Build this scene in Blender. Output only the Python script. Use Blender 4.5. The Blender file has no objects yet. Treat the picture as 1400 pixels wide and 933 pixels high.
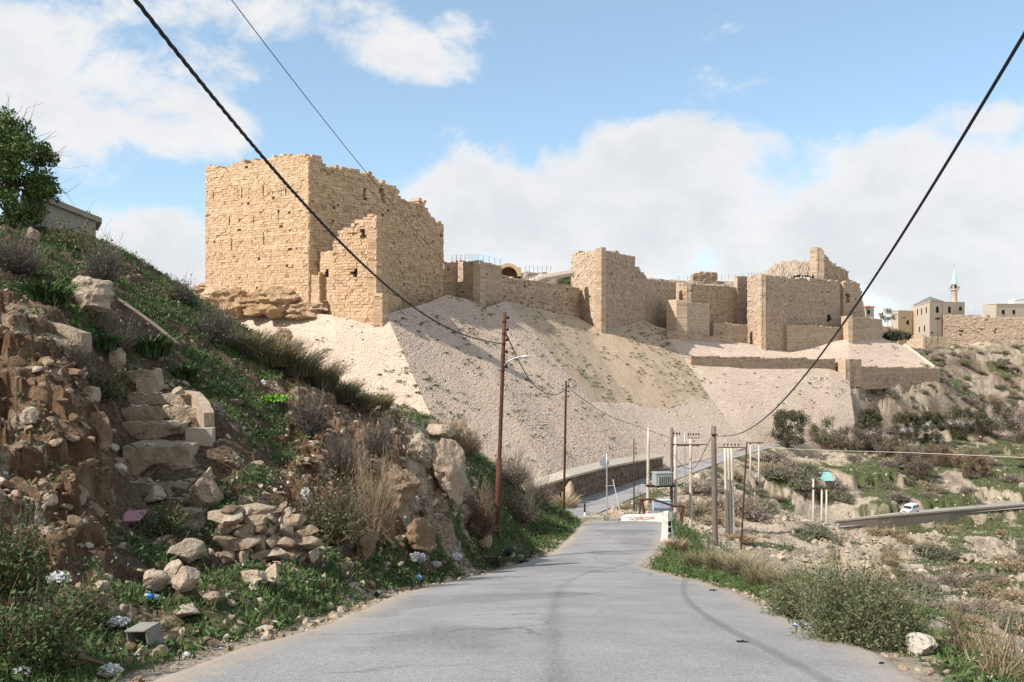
import bpy, math, random
import numpy as np
from mathutils import Vector, noise as mnoise

# ------------------------------------------------------------------ camera, sky, sun, exposure
C = bpy.context.scene
COL = C.collection
F = 1165.0; CX = 700.0; CY = 466.5          # focal length / centre in photo pixels (1400 wide)
cam_d = bpy.data.cameras.new("camera"); cam = bpy.data.objects.new("camera", cam_d); COL.objects.link(cam)
cam_d.sensor_width = 36.0; cam_d.lens = 36.0 * F / 1400.0
cam_d.clip_start = 0.1; cam_d.clip_end = 6000.0
cam.location = (0, 0, 0); cam.rotation_euler = (math.radians(90), 0, 0)
C.camera = cam
C.view_settings.view_transform = 'Standard'; C.view_settings.look = 'None'
C.view_settings.gamma = 1.0; C.view_settings.use_curve_mapping = False
C.view_settings.exposure = 1.29
SUN_EL = 43.0; SUN_AZ = math.degrees(math.atan2(-0.86, -0.51))     # from +Y, clockwise

def P(px, py, d):
    return np.array(((px - CX) / F * d, d, (CY - py) / F * d))

W = bpy.data.worlds.new("World"); C.world = W; W.use_nodes = True
def world():
    nt = W.node_tree; N = nt.nodes; L = nt.links; N.clear()
    out = N.new('ShaderNodeOutputWorld'); mix = N.new('ShaderNodeMixShader')
    sky = N.new('ShaderNodeTexSky'); sky.sky_type = 'NISHITA'; sky.sun_disc = False
    sky.sun_elevation = math.radians(SUN_EL); sky.sun_rotation = math.radians(SUN_AZ)
    sky.air_density = 1.0; sky.dust_density = 1.2; sky.ozone_density = 1.6; sky.altitude = 900
    b1 = N.new('ShaderNodeBackground'); b1.inputs[1].default_value = 0.079
    tint = N.new('ShaderNodeMix'); tint.data_type = 'RGBA'; tint.inputs[0].default_value = 0.27
    L.new(sky.outputs[0], tint.inputs[6]); tint.inputs[7].default_value = (3.3, 4.9, 5.5, 1)
    L.new(tint.outputs[2], b1.inputs[0])
    b2 = N.new('ShaderNodeBackground'); b2.inputs[1].default_value = 0.375
    tc = N.new('ShaderNodeTexCoord')
    def math_(op, a, b=None, clamp=False):
        m = N.new('ShaderNodeMath'); m.operation = op; m.use_clamp = clamp
        for i, v in enumerate((a, b)):
            if v is None: continue
            if isinstance(v, (int, float)): m.inputs[i].default_value = v
            else: L.new(v, m.inputs[i])
        return m.outputs[0]
    def noise_(scale, det, rough, off=(0, 0, 0), st=(1, 1, 1)):
        mp = N.new('ShaderNodeMapping'); L.new(tc.outputs['Generated'], mp.inputs[0])
        mp.inputs['Location'].default_value = off; mp.inputs['Scale'].default_value = st
        n = N.new('ShaderNodeTexNoise'); n.inputs['Scale'].default_value = scale
        n.inputs['Detail'].default_value = det; n.inputs['Roughness'].default_value = rough
        n.inputs['Distortion'].default_value = 0.25
        L.new(mp.outputs[0], n.inputs['Vector']); return n.outputs[0]
    nz = noise_(7.0, 9, 0.62, (0.3, 0, 0.1), (1, 1, 1.35))
    total = None
    # cumulus banks by direction (seen from the road), half-widths in radians, weight
    blobs = [(20, 90, 240, 150, .70), (120, 150, 180, 90, .56), (330, 10, 200, 45, .34), (215, 185, 110, 45, .52), (555, 72, 125, 42, .66), (630, 45, 60, 30, .55),
             (870, 300, 330, 130, 1.0), (700, 290, 190, 95, .95), (900, 230, 250, 70, .8), (1060, 330, 200, 130, 1.), (1290, 330, 270, 140, 1.),
             (1370, 240, 160, 55, .7), (1385, 160, 90, 34, .5), (190, 350, 190, 75, 1.), (60, 340, 120, 70, .7), (560, 330, 150, 90, .8)]
    for (px, py, rx, ry, w) in blobs:
        v = Vector(P(px, py, 1.0)).normalized()
        s = N.new('ShaderNodeVectorMath'); s.operation = 'SUBTRACT'; L.new(tc.outputs['Generated'], s.inputs[0]); s.inputs[1].default_value = v
        m = N.new('ShaderNodeVectorMath'); m.operation = 'MULTIPLY'; L.new(s.outputs[0], m.inputs[0])
        m.inputs[1].default_value = (F / rx * .95, 1.2, F / ry * .95)
        l = N.new('ShaderNodeVectorMath'); l.operation = 'LENGTH'; L.new(m.outputs[0], l.inputs[0])
        k = math_('SUBTRACT', 1.0, l.outputs['Value'], True)
        k = math_('MULTIPLY', math_('POWER', k, 0.7), w)
        total = k if total is None else math_('MAXIMUM', total, k)
    # cloud cover over the rest of the sky (outside the view) so the light matches a half clouded day
    sep = N.new('ShaderNodeSeparateXYZ'); L.new(tc.outputs['Generated'], sep.inputs[0])
    behind = math_('MULTIPLY', math_('SUBTRACT', 0.25, sep.outputs[1], True), 0.9)
    total = math_('MAXIMUM', total, math_('MINIMUM', behind, 0.60))
    dens = math_('ADD', total, math_('MULTIPLY', math_('SUBTRACT', nz, 0.5), 1.7))
    r = N.new('ShaderNodeMapRange'); r.interpolation_type = 'SMOOTHSTEP'
    r.inputs[1].default_value = 0.20; r.inputs[2].default_value = 0.52; L.new(dens, r.inputs[0])
    thin = math_('MULTIPLY', r.outputs[0], 0.96)
    L.new(thin, mix.inputs[0])
    # white sun-lit tops, greyer bodies
    n2 = noise_(9.0, 6, 0.6, (0.3, 0, 0.16), (1, 1, 1.5))
    shade = N.new('ShaderNodeMapRange'); shade.interpolation_type = 'SMOOTHSTEP'
    L.new(math_('ADD', math_('MULTIPLY', dens, -.55), math_('MULTIPLY', n2, 1.0)), shade.inputs[0])
    shade.inputs[1].default_value = -0.2; shade.inputs[2].default_value = 0.42
    cr = N.new('ShaderNodeMix'); cr.data_type = 'RGBA'; L.new(shade.outputs[0], cr.inputs[0])
    cr.inputs[6].default_value = (.82, .85, .895, 1); cr.inputs[7].default_value = (1.0, 1.0, 1.0, 1)
    L.new(cr.outputs[2], b2.inputs[0])
    L.new(b1.outputs[0], mix.inputs[1]); L.new(b2.outputs[0], mix.inputs[2]); L.new(mix.outputs[0], out.inputs[0])
world()
sl = bpy.data.lights.new("sun", 'SUN'); sl.energy = 2.9; sl.angle = math.radians(0.75); sl.color = (1.0, 0.93, 0.86)
sun = bpy.data.objects.new("sun", sl); COL.objects.link(sun)
_a = math.radians(SUN_AZ); _e = math.radians(SUN_EL)
SUNV = Vector((math.sin(_a) * math.cos(_e), math.cos(_a) * math.cos(_e), math.sin(_e)))
sun.rotation_euler = SUNV.to_track_quat('Z', 'Y').to_euler(); sun.location = (-30, -10, 40)

# ------------------------------------------------------------------ helpers
rng = np.random.default_rng(11); random.seed(5)
def smooth(a, b, x):
    t = np.clip((x - a) / (b - a), 0, 1); return t * t * (3 - 2 * t)
def _h(ix, iy, s):
    h = (ix.astype(np.int64) * 374761393 + iy.astype(np.int64) * 668265263 + s * 974711) & 0xffffffff
    h = ((h ^ (h >> 13)) * 1274126177) & 0xffffffff
    return ((h ^ (h >> 16)) & 0xffff) / 65535.0
def vn(x, y, s=0):
    ix = np.floor(x); iy = np.floor(y); fx = x - ix; fy = y - iy
    fx = fx * fx * (3 - 2 * fx); fy = fy * fy * (3 - 2 * fy)
    a = _h(ix, iy, s); b = _h(ix + 1, iy, s); c = _h(ix, iy + 1, s); d = _h(ix + 1, iy + 1, s)
    return (a + (b - a) * fx) * (1 - fy) + (c + (d - c) * fx) * fy
def fbm(x, y, oct=4, s=0, gain=.5):
    x = np.asarray(x, float); y = np.asarray(y, float); r = 0; a = 1; t = 0
    for o in range(oct):
        r = r + a * vn(x + 17.3 * o, y - 9.1 * o, s + o); t += a; a *= gain; x = x * 2.03; y = y * 2.03
    return r / t                                                     # 0..1

class MB:
    """collects quads and triangles, builds ONE mesh object"""
    def __init__(s): s.v = []; s.q = []; s.t = []; s.c = []; s.n = 0
    def add(s, v, q=None, t=None, var=0.5):
        v = np.asarray(v, float).reshape(-1, 3); s.v.append(v)
        s.c.append(np.broadcast_to(np.asarray(var, float), (len(v),)))
        if q is not None and len(q): s.q.append(np.asarray(q, int).reshape(-1, 4) + s.n)
        if t is not None and len(t): s.t.append(np.asarray(t, int).reshape(-1, 3) + s.n)
        s.n += len(v)
    def box(s, p0, p1, var=.5, rot=None, at=None):
        x0, y0, z0 = p0; x1, y1, z1 = p1
        v = np.array([(x0,y0,z0),(x1,y0,z0),(x1,y1,z0),(x0,y1,z0),(x0,y0,z1),(x1,y0,z1),(x1,y1,z1),(x0,y1,z1)], float)
        if rot is not None:
            c, sn = math.cos(rot), math.sin(rot); v[:, :2] = v[:, :2] @ np.array([[c, sn], [-sn, c]])
        if at is not None: v = v + np.asarray(at)
        s.add(v, [(0,3,2,1),(4,5,6,7),(0,1,5,4),(1,2,6,5),(2,3,7,6),(3,0,4,7)], var=var)
    def tube(s, pts, r, n=8, var=.5, cap=True):
        pts = np.asarray(pts, float); m = len(pts); r = np.broadcast_to(np.asarray(r, float), (m,))
        tg = np.gradient(pts, axis=0); tg /= np.linalg.norm(tg, axis=1)[:, None] + 1e-9
        up = np.tile(np.array((0., 0, 1)), (m, 1)); up[np.abs(tg[:, 2]) > .92] = (1, 0, 0)
        a = np.cross(tg, up); a /= np.linalg.norm(a, axis=1)[:, None] + 1e-9; b = np.cross(tg, a)
        th = np.linspace(0, 2 * math.pi, n, endpoint=False)
        v = pts[:, None] + r[:, None, None] * (np.cos(th)[None, :, None] * a[:, None] + np.sin(th)[None, :, None] * b[:, None])
        q = [(i*n+j, i*n+(j+1) % n, (i+1)*n+(j+1) % n, (i+1)*n+j) for i in range(m-1) for j in range(n)]
        v = v.reshape(-1, 3); t = []
        if cap:
            v = np.vstack([v, pts[:1], pts[-1:]]); k = m * n
            t = [(k, (j+1) % n, j) for j in range(n)] + [(k+1, (m-1)*n+j, (m-1)*n+(j+1) % n) for j in range(n)]
        s.add(v, q, t, var)
    def build(s, name, mat, parent=None, origin=None, smooth=False, attrs=None):
        me = bpy.data.meshes.new(name); v = np.vstack(s.v); o = np.zeros(3) if origin is None else np.asarray(origin, float)
        v = v - o
        q = np.vstack(s.q) if s.q else np.zeros((0, 4), int); t = np.vstack(s.t) if s.t else np.zeros((0, 3), int)
        me.vertices.add(len(v)); me.vertices.foreach_set('co', v.ravel())
        nl = q.size + t.size; me.loops.add(nl); me.loops.foreach_set('vertex_index', np.concatenate([q.ravel(), t.ravel()]))
        me.polygons.add(len(q) + len(t))
        st = np.concatenate([np.arange(len(q)) * 4, q.size + np.arange(len(t)) * 3])
        me.polygons.foreach_set('loop_start', st)
        me.polygons.foreach_set('use_smooth', np.full(len(q) + len(t), smooth))
        a = me.attributes.new('var', 'FLOAT', 'POINT'); a.data.foreach_set('value', np.concatenate(s.c).astype(np.float32))
        for k, w in (attrs or {}).items():
            a = me.attributes.new(k, 'FLOAT', 'POINT'); a.data.foreach_set('value', np.asarray(w, np.float32))
        me.update(calc_edges=True); me.validate()
        for m in (mat if isinstance(mat, (list, tuple)) else [mat]): me.materials.append(m)
        ob = bpy.data.objects.new(name, me); COL.objects.link(ob)
        if parent is not None: ob.parent = parent
        else: ob.location = o
        return ob
def tag(o, label=None, cat=None, group=None, kind=None):
    if label: o['label'] = label
    if cat: o['category'] = cat
    if group: o['group'] = group
    if kind: o['kind'] = kind
    return o
def thing(name, label, cat, loc, group=None):
    o = bpy.data.objects.new(name, None); COL.objects.link(o); o.location = [float(t) for t in loc]; o.empty_display_size = .3
    return tag(o, label, cat, group)
def kids(o): return [c for c in bpy.data.objects if c.parent == o]
def dup(root, loc, rz=0, sc=1.0, label=None, group=None):
    ks = [(k, kids(k)) for k in kids(root)]
    r = root.copy(); COL.objects.link(r); r.location = [float(t) for t in loc]; r.rotation_euler = (0, 0, rz)
    r.scale = (sc, sc, sc) if not hasattr(sc, '__len__') else sc
    if label: r['label'] = label
    if group: r['group'] = group
    for k, gs in ks:
        c = k.copy(); COL.objects.link(c); c.parent = r
        for g in gs:
            d = g.copy(); COL.objects.link(d); d.parent = c
    return r

# ------------------------------------------------------------------ materials
def mat(name, ramp, rough=.9, nscale=None, namt=.35, bump=0, bscale=20, metal=0, spec=.3, trans=0, detail=5, var=1.0):
    """base colour from the 'var' attribute through a ramp, broken up by object-space noise, with bump"""
    m = bpy.data.materials.new(name); m.use_nodes = True; nt = m.node_tree; N = nt.nodes; L = nt.links
    b = N['Principled BSDF']; b.inputs['Roughness'].default_value = rough; b.inputs['Metallic'].default_value = metal
    b.inputs['Specular IOR Level'].default_value = spec
    if trans: b.inputs['Transmission Weight'].default_value = trans
    at = N.new('ShaderNodeAttribute'); at.attribute_name = 'var'
    cr = N.new('ShaderNodeValToRGB'); e = cr.color_ramp.elements
    for i, c in enumerate(ramp):
        if i < 2: e[i].color = (*c, 1); e[i].position = i / max(1, len(ramp) - 1)
        else: x = e.new(i / (len(ramp) - 1)); x.color = (*c, 1)
    for i, c in enumerate(ramp): e[i].position = i / max(1, len(ramp) - 1)
    fac = at.outputs['Fac']
    tc = N.new('ShaderNodeTexCoord')
    if nscale:
        n = N.new('ShaderNodeTexNoise'); n.inputs['Scale'].default_value = nscale; n.inputs['Detail'].default_value = detail
        n.inputs['Roughness'].default_value = .65; L.new(tc.outputs['Object'], n.inputs['Vector'])
        s = N.new('ShaderNodeMath'); s.operation = 'MULTIPLY_ADD'; L.new(n.outputs[0], s.inputs[0]); s.inputs[1].default_value = namt * 2; s.inputs[2].default_value = -namt
        a = N.new('ShaderNodeMath'); a.operation = 'ADD'; L.new(s.outputs[0], a.inputs[0]); L.new(fac, a.inputs[1]); fac = a.outputs[0]
    L.new(fac, cr.inputs[0]); L.new(cr.outputs[0], b.inputs['Base Color'])
    if bump:
        n2 = N.new('ShaderNodeTexNoise'); n2.inputs['Scale'].default_value = bscale; n2.inputs['Detail'].default_value = 6
        n2.inputs['Roughness'].default_value = .65
        L.new(tc.outputs['Object'], n2.inputs['Vector'])
        bm = N.new('ShaderNodeBump'); bm.inputs['Strength'].default_value = min(1, bump); bm.inputs['Distance'].default_value = 1.2 / bscale
        L.new(n2.outputs[0], bm.inputs['Height']); L.new(bm.outputs[0], b.inputs['Normal'])
    return m
M = {}
M['tower'] = mat('warm_limestone_ashlar', [(.31,.19,.105), (.49,.33,.20), (.57,.41,.262), (.65,.495,.34)], .95, .35, .22, .8, 3.5)
M['wall'] = mat('pinkish_limestone', [(.26,.185,.12), (.42,.31,.215), (.50,.38,.275), (.58,.47,.36)], .95, .3, .2, .8, 4)
M['glacis'] = mat('glacis_limestone', [(.30,.215,.157), (.455,.35,.27), (.535,.427,.338), (.615,.515,.415)], .95, .12, .22, .8, 4)
M['sand'] = mat('sandy_rendered_slope', [(.33,.24,.16), (.43,.325,.225), (.48,.37,.265)], .95, .25, .35, .7, 2.5)
M['palestone'] = mat('pale_building_stone', [(.38,.30,.22), (.52,.43,.33), (.60,.52,.42)], .9, .4, .2, .4, 5)
M['concrete'] = mat('weathered_concrete', [(.22,.19,.15), (.36,.315,.25), (.46,.41,.34)], .92, 2.5, .35, .6, 25)
M['stepcon'] = mat('dusty_step_concrete', [(.18,.135,.09), (.36,.285,.205), (.50,.42,.32)], .95, 3.5, .65, .9, 16)
M['rock'] = mat('limestone_rock', [(.17,.115,.07), (.33,.25,.175), (.45,.365,.275), (.56,.49,.40)], .95, 3.2, .6, .9, 9)
M['darkrock'] = mat('brown_rock', [(.11,.07,.04), (.24,.16,.10), (.38,.285,.195)], .95, 2.6, .6, .9, 8)
M['rust'] = mat('rusty_steel', [(.035,.014,.009), (.085,.033,.02), (.14,.06,.035)], .75, 3, .4, .3, 30, .35)
M['woodpole'] = mat('grey_weathered_wood', [(.08,.062,.05), (.155,.125,.105), (.22,.185,.155)], .9, 3, .35, .4, 40)
M['conpole'] = mat('spun_concrete_pole', [(.36,.32,.255), (.47,.425,.35), (.53,.49,.42)], .9, 1.5, .3, .2, 30)
M['galv'] = mat('galvanised_steel', [(.3,.32,.33), (.45,.47,.48), (.55,.57,.58)], .45, 6, .2, metal=.6)
M['cable'] = mat('black_cable_sheath', [(.008,.008,.009), (.014,.014,.015)], .55, spec=.4)
M['black'] = mat('black_plastic', [(.008,.008,.009), (.02,.02,.022)], .5, 8, .3)
M['glass'] = mat('dark_glass', [(.015,.018,.02), (.03,.035,.04)], .15, spec=.6)
M['openshade'] = mat('painted_opening_shade', [(.012,.009,.007), (.03,.022,.016)], 1)  # near-black colour stands in for the shade inside openings
M['teal'] = mat('teal_canvas', [(.16,.36,.34), (.26,.50,.47), (.38,.58,.55)], .8, 4, .2)
M['mint'] = mat('mint_green_paint', [(.32,.56,.47), (.42,.66,.56)], .6, 2, .2)
M['white'] = mat('white_paint', [(.62,.61,.58), (.78,.77,.75), (.82,.82,.81)], .4, 2, .2)
M['whitewash'] = mat('whitewashed_concrete', [(.40,.355,.30), (.60,.55,.49), (.70,.66,.60)], .9, 2, .4, .5, 14)
M['red'] = mat('faded_red_paint', [(.40,.10,.06), (.5,.17,.11)], .8, 6, .3)
M['lblue'] = mat('pale_blue_grey_metal', [(.26,.33,.42), (.36,.43,.52), (.45,.51,.58)], .5, 3, .2)
M['greygreen'] = mat('grey_green_steel', [(.22,.25,.24), (.32,.35,.335)], .5, 4, .2)
M['bag'] = mat('crumpled_white_plastic', [(.30,.30,.30), (.50,.50,.51), (.66,.66,.67)], .4, 10, .3, .5, 20)
M['bagblue'] = mat('pale_blue_plastic', [(.10,.30,.55), (.16,.42,.68), (.45,.6,.72)], .4, 10, .3, .5, 20)
M['bluelabel'] = mat('blue_label', [(.02,.16,.55), (.05,.24,.65)], .4)
M['pet'] = mat('clear_bottle_plastic', [(.42,.48,.52), (.60,.66,.69)], .15, 8, .2, trans=.35, spec=.5)
M['redcap'] = mat('red_cap', [(.5,.06,.04), (.6,.12,.07)], .4)
M['pink'] = mat('faded_pink_board', [(.36,.17,.22), (.48,.25,.31)], .8, 6, .2)
M['lime'] = mat('lime_green_leaves', [(.11,.24,.02), (.17,.34,.04)], .7)
M['leaf'] = mat('tree_leaf', [(.03,.058,.014), (.075,.13,.026), (.135,.20,.045)], .65, spec=.35)
M['darkleaf'] = mat('dark_evergreen_leaf', [(.02,.028,.014), (.05,.058,.028), (.095,.098,.055)], .75)
M['olive'] = mat('grey_olive_leaf', [(.05,.062,.032), (.105,.115,.062), (.175,.175,.105)], .8)
M['drygrey'] = mat('dry_grey_twig', [(.065,.052,.043), (.135,.11,.09), (.215,.18,.15)], .9)
M['drytan'] = mat('dry_straw', [(.16,.115,.068), (.28,.215,.135), (.40,.325,.22)], .9)
M['scrubgrey'] = mat('pale_grey_scrub', [(.12,.098,.078), (.215,.18,.145), (.32,.275,.225)], .9)
M['scrubolive'] = mat('pale_olive_scrub', [(.08,.085,.052), (.145,.145,.092), (.23,.22,.15)], .85)
M['bushgreen'] = mat('dusty_green_leaf', [(.04,.06,.024), (.088,.115,.050), (.15,.17,.085)], .75)
M['drybrown'] = mat('dry_brown_stem', [(.085,.055,.036), (.16,.105,.068), (.25,.18,.12)], .9)
M['drymix'] = mat('dry_grass_mixed_with_green', [(.07,.068,.032), (.145,.128,.068), (.27,.22,.135)], .9)
M['grass'] = mat('fresh_grass', [(.034,.054,.014), (.068,.108,.026), (.115,.160,.046)], .7)
M['weed'] = mat('broad_leaf_weed', [(.02,.042,.012), (.048,.088,.022), (.085,.135,.038)], .65)
M['bark'] = mat('bark', [(.06,.045,.035), (.12,.095,.075)], .9, 6, .4, .6, 20)
M['paleboulder'] = mat('bleached_limestone', [(.36,.30,.24), (.52,.46,.39), (.62,.57,.50)], .95, 2, .35, .8, 7)
M['shadewall'] = mat('shade_toned_rubble', [(.11,.078,.055), (.19,.14,.10), (.28,.215,.16)], .95, .5, .3, .8, 4)  # dark rubble, with the shade on the wall also put into the colour
M['carwhite'] = mat('white_car_paint', [(.68,.68,.66), (.76,.76,.75)], .3, spec=.5)
M['rubber'] = mat('tyre_rubber', [(.012,.012,.012), (.025,.024,.023)], .85)
M['brownroof'] = mat('grey_brown_roof', [(.13,.125,.115), (.19,.185,.175)], .8, 2, .2)
# ------------------------------------------------------------------ near road profile
RD = np.array([-8, 0, 4, 8, 15, 22, 31, 39.3, 48, 56, 60, 66, 75.])
RH = np.array([0.7, 1.5, 2.2, 3.0, 4.62, 6.25, 8.15, 9.42, 10.6, 11.85, 12.7, 14.6, 18.])
dd = np.linspace(-8, 75, 400); hh = np.interp(dd, RD, RH); kk = np.exp(-np.linspace(-2, 2, 21) ** 2); kk /= kk.sum()
hh = np.convolve(np.pad(hh, 10, 'edge'), kk, 'valid')
hh[:12] = np.interp(dd[:12], RD, RH)
def road_h(d): return np.interp(d, dd, hh)
EY = np.array([705, 713, 725, 745, 756, 766, 775, 783, 795, 811, 849, 893, 933, 1100, 1600.])
EL = np.array([802, 797, 789, 768, 752, 722, 697, 662, 612, 542, 451, 300, 190, -320, -1900.])
ER = np.array([903, 906, 911, 906, 897, 886, 879, 905, 960, 1015, 1095, 1208, 1280, 1590, 2500.])
def road_edges(d):
    d = np.asarray(d, float); dc = np.maximum(d, 3.0); h = road_h(dc); y = CY + F * h / dc
    xl = (np.interp(y, EY, EL) - CX) / F * dc; xr = (np.interp(y, EY, ER) - CX) / F * dc
    w = .12 * (fbm(d * 1.1, d * 0, 3, 5) - .5); w2 = .16 * (fbm(d * 1.3, d * 0 + 9, 3, 8) - .5)
    return xl + w, xr + w2
def pl(pts):                                    # densified world polyline from (px, py, d)
    q = np.array([P(*p) for p in pts]); t = np.linspace(0, len(q) - 1, 160); i = np.arange(len(q))
    r = np.stack([np.interp(t, i, q[:, k]) for k in range(3)], 1)
    k = np.ones(15) / 15
    for c in range(3): r[:, c] = np.convolve(np.pad(r[:, c], 7, 'reflect', reflect_type='odd'), k, 'valid')
    return r
FAR = pl([(700, 738, 92), (760, 709, 101), (793, 696, 108), (850, 674, 124), (910, 650, 148), (985, 624, 175), (1060, 605, 200), (1130, 597, 220), (1235, 587, 240), (1330, 577, 258), (1420, 570, 275), (1560, 562, 300)])
LOW = pl([(1085, 722, 150), (1112, 719, 152), (1150, 716, 155), (1242, 704, 160), (1330, 696, 166), (1420, 689, 174), (1560, 680, 185)])
# ------------------------------------------------------------------ terrain: control points (photo column, photo row, metres away) -> smooth surface
CP = [
 # left bank, near
 (0,933,6.4),(0,880,7.8),(-200,900,6.2),(100,905,7.4),(60,850,9.0),(160,860,9.2),(240,850,10.2),(0,800,9.8),(100,800,10.5),(200,805,11.8),(290,810,12.2),(380,815,12.8),
 (0,720,11.5),(90,740,12.0),(170,745,13.2),(-150,760,9),(-200,600,11),(0,640,13.2),(90,650,14),(150,690,15),(0,560,14.8),(90,570,15.6),(150,600,17),(0,480,16.4),(60,500,16.6),(120,540,18),(160,520,20),(-200,420,15.5),(-200,330,22),
 # steps
 (262,722,17.0),(256,695,17.8),(230,655,18.8),(210,628,19.0),(230,643,18.6),(212,602,20.5),(215,545,21.6),(190,518,22.6),(166,600,20.3),(166,640,19.3),(180,690,18.3),(168,560,21.3),(305,700,17.6),(300,650,19.2),(310,600,20.8),(300,555,22),
 (240,770,13.8),(320,770,14.6),(360,735,16.6),(400,705,18.2),(430,740,18.2),(440,775,17.2),(370,690,18.4),
 # left bank, upper
 (0,425,19),(60,440,19.5),(120,470,20.6),(90,405,23),(150,420,24),(180,470,23.5),(0,370,25),(60,370,27),(120,370,29),(0,318,34),(-200,290,34),(60,326,37),(130,333,42),(60,322,50),(130,340,52),(-100,310,50),
 (200,378,37),(260,408,38),(330,458,38.5),(200,430,29),(250,480,27.5),(300,520,28),(260,540,24),(340,560,26),(380,500,35),(430,520,38),(490,545,41),(380,545,31),(420,560,32),(480,585,35),
 (370,620,24),(420,640,24),(380,665,20.5),(460,660,24),(450,710,21),(500,700,23.5),(540,745,23.6),(520,770,21),(520,640,27),(560,610,32),(600,640,30.5),(640,740,30.5),(600,740,26.6),(600,765,25.8),(560,660,26.4),(600,690,27.6),(640,665,31.5),
 (600,588,43),(545,570,42),(640,610,46),(660,640,44),(660,690,38),(678,742,34),(700,655,52),(715,690,48),(720,735,42),(760,692,57),(760,715,53),(785,714,59),
 # behind the bank
 (0,380,80),(130,400,80),(260,470,58),(330,520,56),(420,590,58),(500,650,60),(600,700,64),(700,735,68),(780,745,70),(200,480,110),(300,560,115),(400,640,112),(520,700,108),(600,715,104),(0,400,140),
 # right shoulder and bank
 (1330,933,7.3),(1500,960,7.2),(1270,890,9.2),(1400,925,10),(1225,868,11),(1165,845,12.5),(1100,815,15.5),(1290,850,13.5),(1060,798,19),(1120,800,20),(1010,785,24.5),(960,773,29),(1020,778,31),(930,763,35),(980,775,44),(925,740,45),(950,745,50),(925,722,57),(960,745,64),
 (1400,905,16),(1300,870,20),(1200,850,25),(1100,820,34),(1050,790,46),(1500,930,25),
 (1400,910,40),(1300,860,48),(1200,815,56),(1100,775,66),(1010,755,72),(1000,742,90),(940,720,86),(890,706,82),(860,715,74),(920,735,70),(1600,930,60),
 (1400,860,62),(1300,820,76),(1230,790,84),(1150,760,92),(1080,735,98),(1030,715,106),(985,690,112),(940,680,118),(900,676,118),(850,690,104),(800,712,94),(760,730,84),
 (1300,790,96),(1230,755,108),(1150,740,118),(1400,800,86),(1400,770,120),(1500,800,120),(1330,760,116),(1300,735,136),(1200,733,132),(1100,722,132),(1060,702,134),(1000,668,140),(950,660,140),(1600,800,150),(1400,735,148),
 (1142,750,146),(1200,742,149),(1260,736,151),(1330,727,156),(1400,720,162),(1060,700,150),
 (1120,700,160),(1165,690,166),(1230,672,174),(1300,668,178),(1380,655,186),(1500,640,195),(1040,668,160),(1080,655,165),(1130,650,172),(1180,635,186),(1280,625,205),(1350,620,212),(1060,635,178),(1010,640,165),
 # hillside beyond the far road
 (1185,572,233),(1175,556,237),(1200,565,246),(1205,542,250),(1240,545,255),(1290,525,272),(1330,560,268),(1400,545,285),(1300,490,295),(1350,500,300),(1400,480,315),(1250,482,310),(1300,470,325),(1400,469,328),(1215,465,305),(1500,530,300),(1500,462,330),(1340,465,345),(1250,470,360),(1400,466,380),
 # under the castle slopes
 (620,690,110),(720,668,119),(830,650,138),(905,636,158),(985,615,184),(1060,606,204),(1110,600,214),(560,480,145),(640,470,168),(800,475,212),(900,480,234),(1000,500,240),(1100,510,250),(1134,532,233.5),(1150,562,225.5),(1165,540,236),(1180,520,248),(1178,516,246),(1230,517,256),(1285,517,266),(1215,524,252),(1240,480,284),(1050,555,217),(1100,550,224),(1090,500,240),(400,470,150),(260,430,165),(200,430,190),
 (700,440,220),(900,450,260),(1050,470,280),(500,420,200),(300,420,220),(0,450,250),(1200,475,330),
 (-200,470,600),(300,480,600),(800,480,600),(1200,474,600),(1600,474,600),(-300,472,2600),(700,472,2600),(1700,472,2600),(-300,440,120),(-300,380,50),(1800,700,200),(1800,900,100),(1800,560,300)]
for d in (6.5, 7.5, 9, 11, 13, 15.5, 18.5, 22, 26, 31, 36, 42, 49, 56):
    xl, xr = road_edges(d); y = CY + F * road_h(d) / d
    CP += [(CX + F * (float(xl) - .25) / d, y - F * .03 / d, d), (CX + F * (float(xr) + .25) / d, y, d)]
CP = np.array(CP, float)
def _uv(px, d): return np.stack([px / 330.0, np.log(d) * 2.2], -1)
_A = _uv(CP[:, 0], CP[:, 2]); _s = (CY - CP[:, 1]) / F
def _k(r2): return 0.5 * r2 * np.log(r2 + 1e-12)
_n = len(_A); _K = _k(((_A[:, None] - _A[None]) ** 2).sum(-1)) + np.eye(_n) * 0.004
_Pm = np.hstack([np.ones((_n, 1)), _A]); _S = np.zeros((_n + 3, _n + 3)); _S[:_n, :_n] = _K; _S[:_n, _n:] = _Pm; _S[_n:, :_n] = _Pm.T
_w = np.linalg.solve(_S, np.concatenate([_s, np.zeros(3)]))
def _rbf(px, d):
    a = _uv(np.clip(px, -420, 1900), d); out = np.empty(len(a))
    for i in range(0, len(a), 20000):
        b = a[i:i+20000]; out[i:i+20000] = _k(((b[:, None] - _A[None]) ** 2).sum(-1)) @ _w[:_n] + _w[_n] + b @ _w[_n+1:]
    return out
def near_line(x, y, line, side=0.):
    best = np.full(len(x), 1e9); z = np.zeros(len(x))
    for i in range(0, len(x), 40000):
        dx = x[i:i+40000, None] - line[None, :, 0]; dy = y[i:i+40000, None] - line[None, :, 1]; q = dx * dx + dy * dy; j = q.argmin(1)
        best[i:i+40000] = np.sqrt(q[np.arange(len(j)), j]); z[i:i+40000] = line[j, 2]; best[i:i+40000] += side * (y[i:i+40000] < line[j, 1])
    return best, z
def region(px, d, a, b, c, e, s=30, sd=.12):             # soft box in bearing and distance
    l = np.log(d); return smooth(a - s, a + s, px) * (1 - smooth(b - s, b + s, px)) * smooth(math.log(c) - sd, math.log(c) + sd, l) * (1 - smooth(math.log(e) - sd, math.log(e) + sd, l))
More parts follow.
